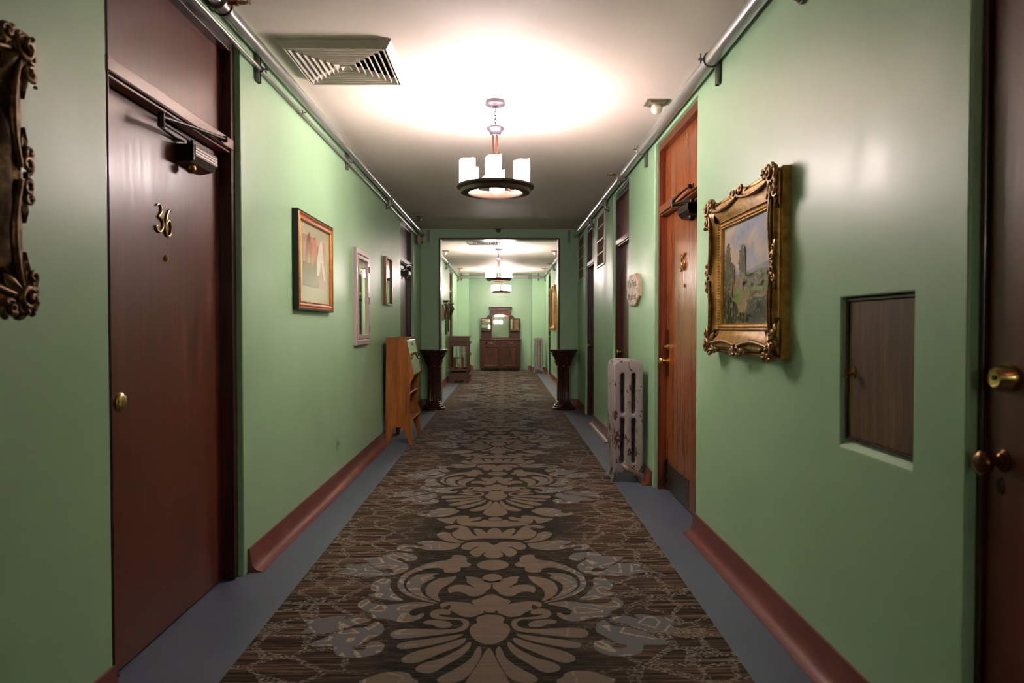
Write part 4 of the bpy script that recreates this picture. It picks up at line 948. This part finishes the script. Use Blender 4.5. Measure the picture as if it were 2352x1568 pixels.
dxn,dzn=(zb-za),-(xb-xa); Ln=math.hypot(dxn,dzn); nx,nz=-dxn/Ln*1,-dzn/Ln
nx,nz=abs(zb-za)/Ln,(xb-xa)/Ln
fpoly=[(xa-.004,za),(xb-.004,zb),(xb-.004-nx*.016,zb-nz*.016),(xa-.004-nx*.016,za-nz*.016)]
SLF=wood('pale_glossy_oak_front',(150,96,44),(176,124,62),(194,146,84),.08,.9,'y'); 
ff=M().prism(fpoly,ya+.022,yb-.022,'y').build('drop_front',SLF,t,None,.002)
def on_front(s,y,h): return (xa+(xb-xa)*s+nx*h,y,za+(zb-za)*s+nz*h)
m=M(); 
for yy in (7.22,7.41):
    m.cyl(on_front(.42,yy,0),on_front(.42,yy,.014),.014,12); 
    m.cyl(on_front(.42,yy,.012),on_front(.42,yy,.03),.006,10)
m.tube([on_front(.42,7.21,.03),on_front(.52,7.24,.034),on_front(.58,7.315,.036),on_front(.52,7.39,.034),on_front(.42,7.42,.03)],[.006,.008,.010,.008,.006],10)
m.build('pull_handle',BRASS_D,ff,60)
m=M(); m.cyl(on_front(.13,7.315,0),on_front(.13,7.315,.005),.016,14); m.build('keyhole_plate',BRASS_D,ff,40)
for cy,cx,th in ((855,478,.02),(1175,505,.02)):
    x1,z=px2(cx,cy); M().box(-1.20,x1-.006,ya+.02,yb-.02,z-th,z).build('shelf',OAK,t,None,.004,3)
M().box(-1.205,-1.195,ya+.02,yb-.02,.25,1.09).build('back_panel',OAK,t)
x1,z=px2(520,648); M().box(-1.19,x1-.02,ya+.02,yb-.02,z-.012,z).build('writing_shelf',OAK,t,None,.002)
# ------------------------------------------------------------------ pedestals
def pedestal(x,y,label):
    t=thing('pedestal',(x,y,0),label,'pedestal','dark carved column pedestals')
    m=M(); m.lathe([(.001,0),(.168,0),(.17,.006),(.17,.022),(.160,.034),(.148,.040),(.150,.050),(.142,.066),(.128,.072),(.130,.080),(.122,.094),(.106,.100),(.108,.108),(.102,.120),(.094,.126),(.001,.126)],(x,y,0),40); m.build('base',CHERRY,t,35)
    m=M(); m.lathe([(.001,.125),(.094,.125),(.094,.135),(.090,.145),(.088,.600),(.092,.612),(.092,.622),(.001,.622)],(x,y,0),96,flute=24,fl=.07); m.build('shaft',CHERRY,t,50)
    m=M(); m.lathe([(.001,.62),(.094,.62),(.1,.63),(.094,.642),(.098,.66),(.108,.70),(.124,.745),(.146,.785),(.168,.815),(.178,.835),(.001,.835)],(x,y,0),48); cp=m.build('capital',CHERRY,t,50)
    m=M()
    for tier,(z0,L,r0,r1,nn) in enumerate(((.640,.09,.098,.130,10),(.715,.085,.118,.160,10),(.775,.06,.145,.182,10))):
        for k in range(nn):
            a=2*PI*(k+.5*tier)/nn; rings=[]
            for j in range(6):
                q=j/5; r=r0+(r1-r0)*q**1.5+.006+(.010*q*q); z=z0+L*(q if q<.85 else .85-(q-.85)*.5); w=.030*math.sin(PI*(q*.8+.18))
                rings.append([(x+(r+e)*math.cos(a)-s*w*math.sin(a),y+(r+e)*math.sin(a)+s*w*math.cos(a),z) for s,e in ((-1,-.004),(0,.008),(1,-.004),(0,-.01))])
            m.grid(rings,True,True)
    m.build('acanthus_carving',CHERRY,cp,60)
    m=M(); n=8; rings=[]
    for r,z in ((.001,.832),(.176,.832),(.182,.842),(.194,.852),(.197,.862),(.197,.872),(.190,.878),(.001,.878)):
        rings.append([(x+r/math.cos(PI/8)*math.cos(2*PI*(k+.5)/n),y+r/math.cos(PI/8)*math.sin(2*PI*(k+.5)/n),z) for k in range(n)])
    m.grid(rings); m.build('top',CHERRY,t,30,.004)
pedestal(-1.03,10.0,'left dark carved column pedestal beside the wide doorway')
pedestal(.872,10.0,'right dark carved column pedestal beside the wide doorway')
# ------------------------------------------------------------------ display cabinet
GLASS=mat('thin_glass',(255,255,255),.0); GLASS.node_tree.nodes['Principled BSDF'].inputs['Transmission Weight'].default_value=1.0; GLASS.node_tree.nodes['Principled BSDF'].inputs['IOR'].default_value=1.1
x0,x1,y0,y1=-1.20,-.765,14.69,15.34
t=thing('display_cabinet',((x0+x1)/2,(y0+y1)/2,0),'brown wooden display case with glass sides standing left beyond the doorway','cabinet')
m=M(); m.box(x0-.012,x1+.02,y0-.015,y1+.015,.985,1.008); m.box(x0,x1,y0,y1,.90,.985); m.box(x0-.004,x1+.01,y0-.008,y1+.008,.885,.90); m.build('top',CABW,t,None,.003)
for X in (x0,x1-.05):
    for Y in (y0,y1-.05): M().box(X,X+.05+(.012 if X==x0 else 0),Y,Y+.05,.30,.885).build('post',CABW,t,None,.003)
m=M()
for Y in (y0,y1-.05): m.box(x0+.05,x1-.05,Y,Y+.05,.79,.885); m.box(x0+.05,x1-.05,Y,Y+.05,.225,.305)
for X in (x0,x1-.05): m.box(X,X+.05,y0+.05,y1-.05,.83,.885); m.box(X,X+.05,y0+.05,y1-.05,.225,.275)
m.build('rails',CABW,t,None,.002)
M().box(x0,x1,y0,y1,.205,.262).build('floor_board',CABW,t)
for nm,b in (('side_glass',(x0+.06,x1-.05,y0+.022,y0+.026,.30,.79)),('side_glass',(x0+.06,x1-.05,y1-.026,y1-.022,.30,.79)),('door_glass',(x1-.026,x1-.022,y0+.05,y1-.05,.27,.83))): M().box(*b).build(nm,GLASS,t)
dw=M().box(x0,x1,y0,y1,.06,.205).build('drawer',CABW,t,None,.003)
for Y in (14.87,15.16):
    m=M(); m.cyl((x1,Y,.135),(x1+.022,Y,.135),.006,8); m.ball((x1+.026,Y,.135),.013,10,6); m.build('knob',BRONZE,dw,60)
m=M(); m.box(x0-.012,x0+.13,y0-.014,y0+.04,0,.075); m.box(x1-.12,x1+.016,y0-.014,y0+.04,0,.075); m.box(x0-.012,x0+.13,y1-.04,y1+.014,0,.075); m.box(x1-.12,x1+.016,y1-.04,y1+.014,0,.075); m.box(x0,x1,y0+.01,y1-.01,.05,.065); m.build('bracket_feet',CABW,t,None,.004)
m=M()
for z,s in ((.86,1),(.60,1),(.345,-1)):
    for Y in (y0+.02,y1-.02): m.tube([(x1,Y,z+s*.03),(x1+.016,Y,z+s*.02),(x1+.020,Y,z-.0),(x1+.006,Y,z-s*.03)],[.008,.012,.009,.006],8)
m.build('scroll_ornament',CABW,t,60)
# framed box inside the case
t=thing('framed_box',(-1.0,14.98,.262),'small wood framed glass box standing inside the display case','box')
m=M(); bx0,bx1,by0,by1,bz0,bz1=-1.115,-.895,14.86,15.10,.263,.545
for X in (bx0,bx1-.045):
    for Y in (by0,by1-.03): m.box(X,X+.045,Y,Y+.03,bz0,bz1)
for z in (bz0,bz1-.022): m.box(bx0,bx1,by0,by0+.03,z,z+.022); m.box(bx0,bx1,by1-.03,by1,z,z+.022); m.box(bx0,bx0+.03,by0,by1,z,z+.022); m.box(bx1-.03,bx1,by0,by1,z,z+.022)
m.build('frame',wood('box_wood',(96,60,36),(130,86,50),(150,106,66),.35,.2),t,None,.002)
m=M(); m.lathe([(.001,.0),(.03,.0),(.03,.015),(.012,.03),(.01,.06),(.026,.09),(.02,.11),(.001,.12)],(-.99,14.98,.286),14); m.box(-1.05,-.93,14.93,15.03,.264,.288); m.build('ornament',GOLD_L,t,40)
# ------------------------------------------------------------------ sideboard
xc,yf=-.105,18.88
def SX(c): return xc+(c-543)*.001546
def SZ(c): return 1.945-c*.001546
t=thing('sideboard',(xc,19.07,0),'carved walnut sideboard with three mirrors against the far end wall','sideboard')
Yb=19.285
m=M(); m.box(SX(185),SX(900),yf,Yb,SZ(1200),SZ(720)); m.box(SX(180),SX(905),yf-.01,Yb,SZ(1208),SZ(1192)); m.build('carcass',WALNUT,t,None,.004)
M().box(SX(170),SX(917),yf-.03,Yb,SZ(712),SZ(696)).build('counter_top',WALNUT,t,None,.005,3)
for c in (202,543,885):
    m=M(); m.lathe([(.001,0),(.024,0),(.03,.012),(.024,.024),(.032,.036),(.026,.05),(.033,.062),(.033,SZ(1208)),(.001,SZ(1208))],(SX(c),yf+.03,0),16); m.build('leg',WALNUT,t,40)
for c in (202,885):
    m=M(); m.lathe([(.001,0),(.026,0),(.03,.03),(.03,SZ(1208)),(.001,SZ(1208))],(SX(c),Yb-.04,0),12); m.build('leg',WALNUT,t,40)
for c0,c1 in ((228,522),(566,858)):
    dr=M().box(SX(c0),SX(c1),yf-.014,yf+.002,SZ(795),SZ(735)).build('drawer',WALNUT,t,None,.003)
    for c in (c0+58,c1-60):
        m=M(); m.lathe([(.001,0),(.03,0),(.028,-.006),(.02,-.004),(.017,.001),(.001,.001)],(SX(c),yf-.014,SZ(765)),18,'y'); m.build('rosette',WALNUT2,dr,30)
    m=M(); cc=(c0+c1)/2; m.tube([(SX(cc-34),yf-.016,SZ(758)),(SX(cc-28),yf-.032,SZ(768)),(SX(cc),yf-.036,SZ(775)),(SX(cc+28),yf-.032,SZ(768)),(SX(cc+34),yf-.016,SZ(758))],.0035,8); m.box(SX(cc-38),SX(cc+38),yf-.017,yf-.014,SZ(766),SZ(750)); m.build('pull',BRASS_D,dr,50)
for c0,c1,k in ((236,515,1),(572,852,-1)):
    m=M(FY(yf)); m.frame(SX(c0),SX(c1),SZ(1190),SZ(812),[(0,0),(0,.016),(.004,.018),(.036,.018),(.048,.008),(.048,0)]); m.box(SX(c0)+.04,SX(c1)-.04,SZ(1190)+.04,SZ(812)-.04,0,.006)
    dd=m.build('door',WALNUT,t,None,.0015)
    cx,cz=SX((c0+c1)/2-4*k*0),SZ(975)
    m=M(FY(yf)); m.prism([(cx,cz+.135),(cx+.07,cz),(cx,cz-.135),(cx-.07,cz)],.006,.009,'z')
    for q in range(10):
        zz=cz-.11+.0245*q; w=.052*(1-abs(zz-cz)/.14)
        for s in (-1,1): scroll(m,cx+s*w*.6,zz,.010,.014,1.2,0 if s>0 else PI,s,.0035,.004,12)
        m.ball((cx,zz,.011),.007,7,5)
    m.build('carved_diamond',mat('dark_carving_wood',(70,30,20),.4),dd,50)
    m=M(FY(yf)); X=SX(c1-8) if k>0 else SX(c0+8); m.box(X-.005,X+.005,SZ(1015)-.0,SZ(985),.018,.021); m.ball((X,SZ(998),.028),.007,8,6); m.build('latch',BRASS,dd,50)
m=M(); 
for c in (212,543,874): m.box(SX(c)-.022,SX(c)+.022,yf-.012,yf,SZ(1190),SZ(722))
m.build('stiles',WALNUT,t,None,.003)
# upper part
yu=19.13
m=M(); m.box(SX(188),SX(372),yu+.06,Yb,SZ(700),SZ(560)); m.box(SX(712),SX(893),yu+.06,Yb,SZ(700),SZ(560)); m.box(SX(372),SX(712),yu+.10,Yb,SZ(700),SZ(560)); m.build('lower_back_panel',WALNUT2,t,None,.003)
m=M(); m.box(SX(183),SX(375),yu-.02,Yb,SZ(550),SZ(536)); m.box(SX(708),SX(896),yu-.02,Yb,SZ(550),SZ(536)); m.build('side_shelves',WALNUT,t,None,.003)
m=M()
for c in (196,884): m.lathe([(.010,0),(.013,.02),(.008,.04),(.014,.07),(.016,.10),(.010,.15),(.014,.20),(.014,.235)],(SX(c),yu+.0,SZ(697)),12)
m.build('turned_supports',WALNUT,t,50)
for c0,c1,tf in ((185,372,1),(710,895,-1)):
    m=M(FY(Yb)); m.frame(SX(c0),SX(c1),SZ(536),SZ(318),[(0,0),(0,.115),(.018,.118),(.026,.105),(.026,0)]); m.build('side_mirror_frame',WALNUT,t,None,.002)
    smx=(SX(c0)+SX(c1))/2; smz=(SZ(536)+SZ(318))/2; sa,sb=(math.tan(math.radians(4.5)),math.tan(math.radians(1.0))) if tf>0 else (math.tan(math.radians(.5)),math.tan(math.radians(4.5)))
    M(lambda a,b,c: (a,Yb-c+(b-smz)*sa+(a-smx)*sb,b)).box(SX(c0)+.024,SX(c1)-.024,SZ(536)+.024,SZ(318)-.024,.088,.100).build('side_mirror',MIRROR,t)
    e=SX(c1) if tf>0 else SX(c0); s=-tf
    pl=[(0,SZ(318)),(s*.15,SZ(318)),(s*.15,SZ(306)),(s*.125,SZ(300)),(s*.105,SZ(284)),(s*.085,SZ(266)),(s*.05,SZ(258)),(s*.032,SZ(266)),(s*.034,SZ(280)),(s*.016,SZ(268)),(0,SZ(225))]
    M().prism([(e+u,v) for u,v in pl],Yb-.06,Yb-.035,'y').build('scroll_bracket',WALNUT,t,None,.002)
m=M()
for c0,c1 in ((358,388),(700,728)): m.box(SX(c0),SX(c1),yu+.02,Yb,SZ(700),SZ(180))
m.box(SX(388),SX(700),yu+.03,Yb,SZ(240),SZ(178)); m.box(SX(388),SX(700),yu+.03,Yb,SZ(696),SZ(668)); m.box(SX(388),SX(700),Yb-.03,Yb,SZ(700),SZ(180))
ccx=SX(543.5); R=(SX(700)-SX(388))/2
for s in (-1,1): m.prism([(ccx+s*R,SZ(238)),(ccx+s*R,SZ(292))]+[(ccx+s*R*math.cos(math.radians(a)),SZ(292)+.062*math.sin(math.radians(a))) for a in range(8,82,8)]+[(ccx+s*.03,SZ(238))],yu+.035,yu+.06,'y')
m.build('centre_frame',WALNUT,t,None,.003)
m=M()
for c in (362,724):
    for z in (690,640,560,470,380,300,230): m.ball((SX(c),yu+.015,SZ(z)),.012,8,6,sz=1.6)
m.build('turned_posts',WALNUT,t,60)
m=M(); m.prism([(SX(375),SZ(180)),(SX(350),SZ(128)),(SX(735),SZ(128)),(SX(710),SZ(180))],yu-.0,Yb,'y'); m.box(SX(332),SX(752),yu-.05,Yb,SZ(124),SZ(112)); m.box(SX(345),SX(739),yu-.03,Yb,SZ(132),SZ(124)); m.build('cornice',WALNUT,t,None,.003)
m=M(); 
for s in (-1,1): scroll(m,ccx+s*.045,yu+.03,0,.001,.1,0,1) if False else None
m=M(FY(yu+.03))
for s in (-1,1): scroll(m,ccx+s*.05,SZ(236),.004,.03,1.4,PI if s>0 else 0,-s,.006,.006); leaf(m,ccx+s*.02,SZ(240),.002,0 if s>0 else PI,.11,.014,.008)
m.build('mirror_crest',BRASS_D,t,60)
# centre mirror, leaning back a hair and turned slightly
mw=R-.004; h0,h1=SZ(668),SZ(236); al=math.radians(.73); th=math.radians(-.38)
def MF(a,b,c):
    y=yu+.075; dx,dz=a-ccx,b-(h0+h1)/2
    return (a,y+dz*math.tan(al)-dx*math.tan(th)-c,b)
m=M(MF); m.box(ccx-mw,ccx+mw,h0,h1,-.004,0); m.build('centre_mirror',MIRROR,t)
m=M(MF); m.frame(ccx-mw,ccx+mw,h0,h1,[(0,0),(0,.002),(.018,.0006),(.018,0)]); m.build('mirror_bevel',MIRROR,t)
# ------------------------------------------------------------------ wall ornaments on the far left
def console(a,zt,zb,label,seedv):
    random.seed(seedv)
    t=thing('bracket_shelf',FL(a,zb,0),label,'shelf','dark carved bracket shelves on the far left wall')
    EB=mat('ebonised_wood',(30,20,18),.22,coat=.5)
    m=M(FL); m.box(a-.13,a+.13,zt-.025,zt,0,.115); m.box(a-.10,a+.10,zt-.05,zt-.025,0,.085); m.build('shelf',EB,t,None,.004)
    m=M(FL); m.tube([(a,zt-.06,.05),(a,zt-.13,.075),(a,zt-.20,.05),(a,zt-.28,.03),(a,zb+.02,.02)],[.05,.055,.04,.026,.012],10)
    for s in (-1,1): scroll(m,a+s*.05,zt-.10,.05,.045,1.5,0,s,.012,.02); leaf(m,a,zt-.09,.06,-PI/2+s*.4,.16,.03,.02)
    m.ball((a,zb+.01,.02),.018,8,6); m.build('carving',CHERRY,t,60)
console(14.22,1.76,1.37,'nearer dark carved bracket shelf beyond the wide doorway',1)
console(15.50,1.74,1.38,'farther dark carved bracket shelf beside the far left door',2)
t=thing('wall_mirror',FL(14.86,1.05,0),'tall narrow dark framed mirror between two carved bracket shelves','mirror')
m=M(FL); m.frame(14.52,15.22,1.05,1.62,[(0,0),(0,.03),(.01,.036),(.05,.03),(.06,.015),(.06,0)]); m.build('frame',mat('ebony_frame',(30,22,20),.25,coat=.4),t,None,.002)
M(FL).box(14.575,15.165,1.105,1.565,.0,.012).build('glass',MIRROR,t)
t=thing('framed_picture',FL(13.85,1.3,0),'small dark framed picture on the left wall just past the doorway','picture')
m=M(FL); m.frame(13.70,14.02,1.33,1.66,[(0,0),(0,.02),(.006,.024),(.03,.02),(.034,.01),(.034,0)]); m.build('frame',FRAMEW,t,None,.001)
M(FL).box(13.73,13.99,1.36,1.63,0,.008).build('print',pmat('muted_print',(110,100,84),(150,138,110),8),t)
# exit sign behind the viewpoint, seen in the sideboard mirror
t=thing('exit_sign',(.41,-.6,2.40),'red lit exit sign reflected in the sideboard mirror','sign')
m=M(); m.box(.265,.555,-.64,-.60,2.31,2.51); m.cyl((.41,-.62,2.51),(.41,-.62,ZC),.012,10); m.build('box',mat('exit_housing',(210,205,200),.4),t,None,.004)
EX=mat('exit_red',(225,30,30),.4,emit=(255,40,36),es=2.2)
M().box(.275,.545,-.60,-.596,2.32,2.50).build('face',EX,t)
text_solid('lettering','EXIT',.14,.002,mat('exit_white',(255,240,235),.4,emit=(255,235,230),es=3.0),t,lambda u,v,w:(.41-u,-.596+w,2.41+v))
# ------------------------------------------------------------------ camera and world
w=bpy.data.worlds.new('world'); SC.world=w; w.use_nodes=True; w.node_tree.nodes['Background'].inputs[0].default_value=(1,.93,.86,1); w.node_tree.nodes['Background'].inputs[1].default_value=.0
cd=bpy.data.cameras.new('camera'); cam=bpy.data.objects.new('camera',cd); COL.objects.link(cam)
cd.sensor_width=36; cd.lens=24; cd.clip_start=.05
cam.location=(0,0,1.2); cam.rotation_euler=(PI/2-math.atan(32.5/1568),0,-math.atan(18/1568))
cd.dof.use_dof=True; cd.dof.focus_distance=5.5; cd.dof.aperture_fstop=3.5
SC.camera=cam
SC.view_settings.view_transform='Standard'; SC.view_settings.look='None'; SC.view_settings.gamma=1; SC.view_settings.use_curve_mapping=False
SC.view_settings.exposure=0.9
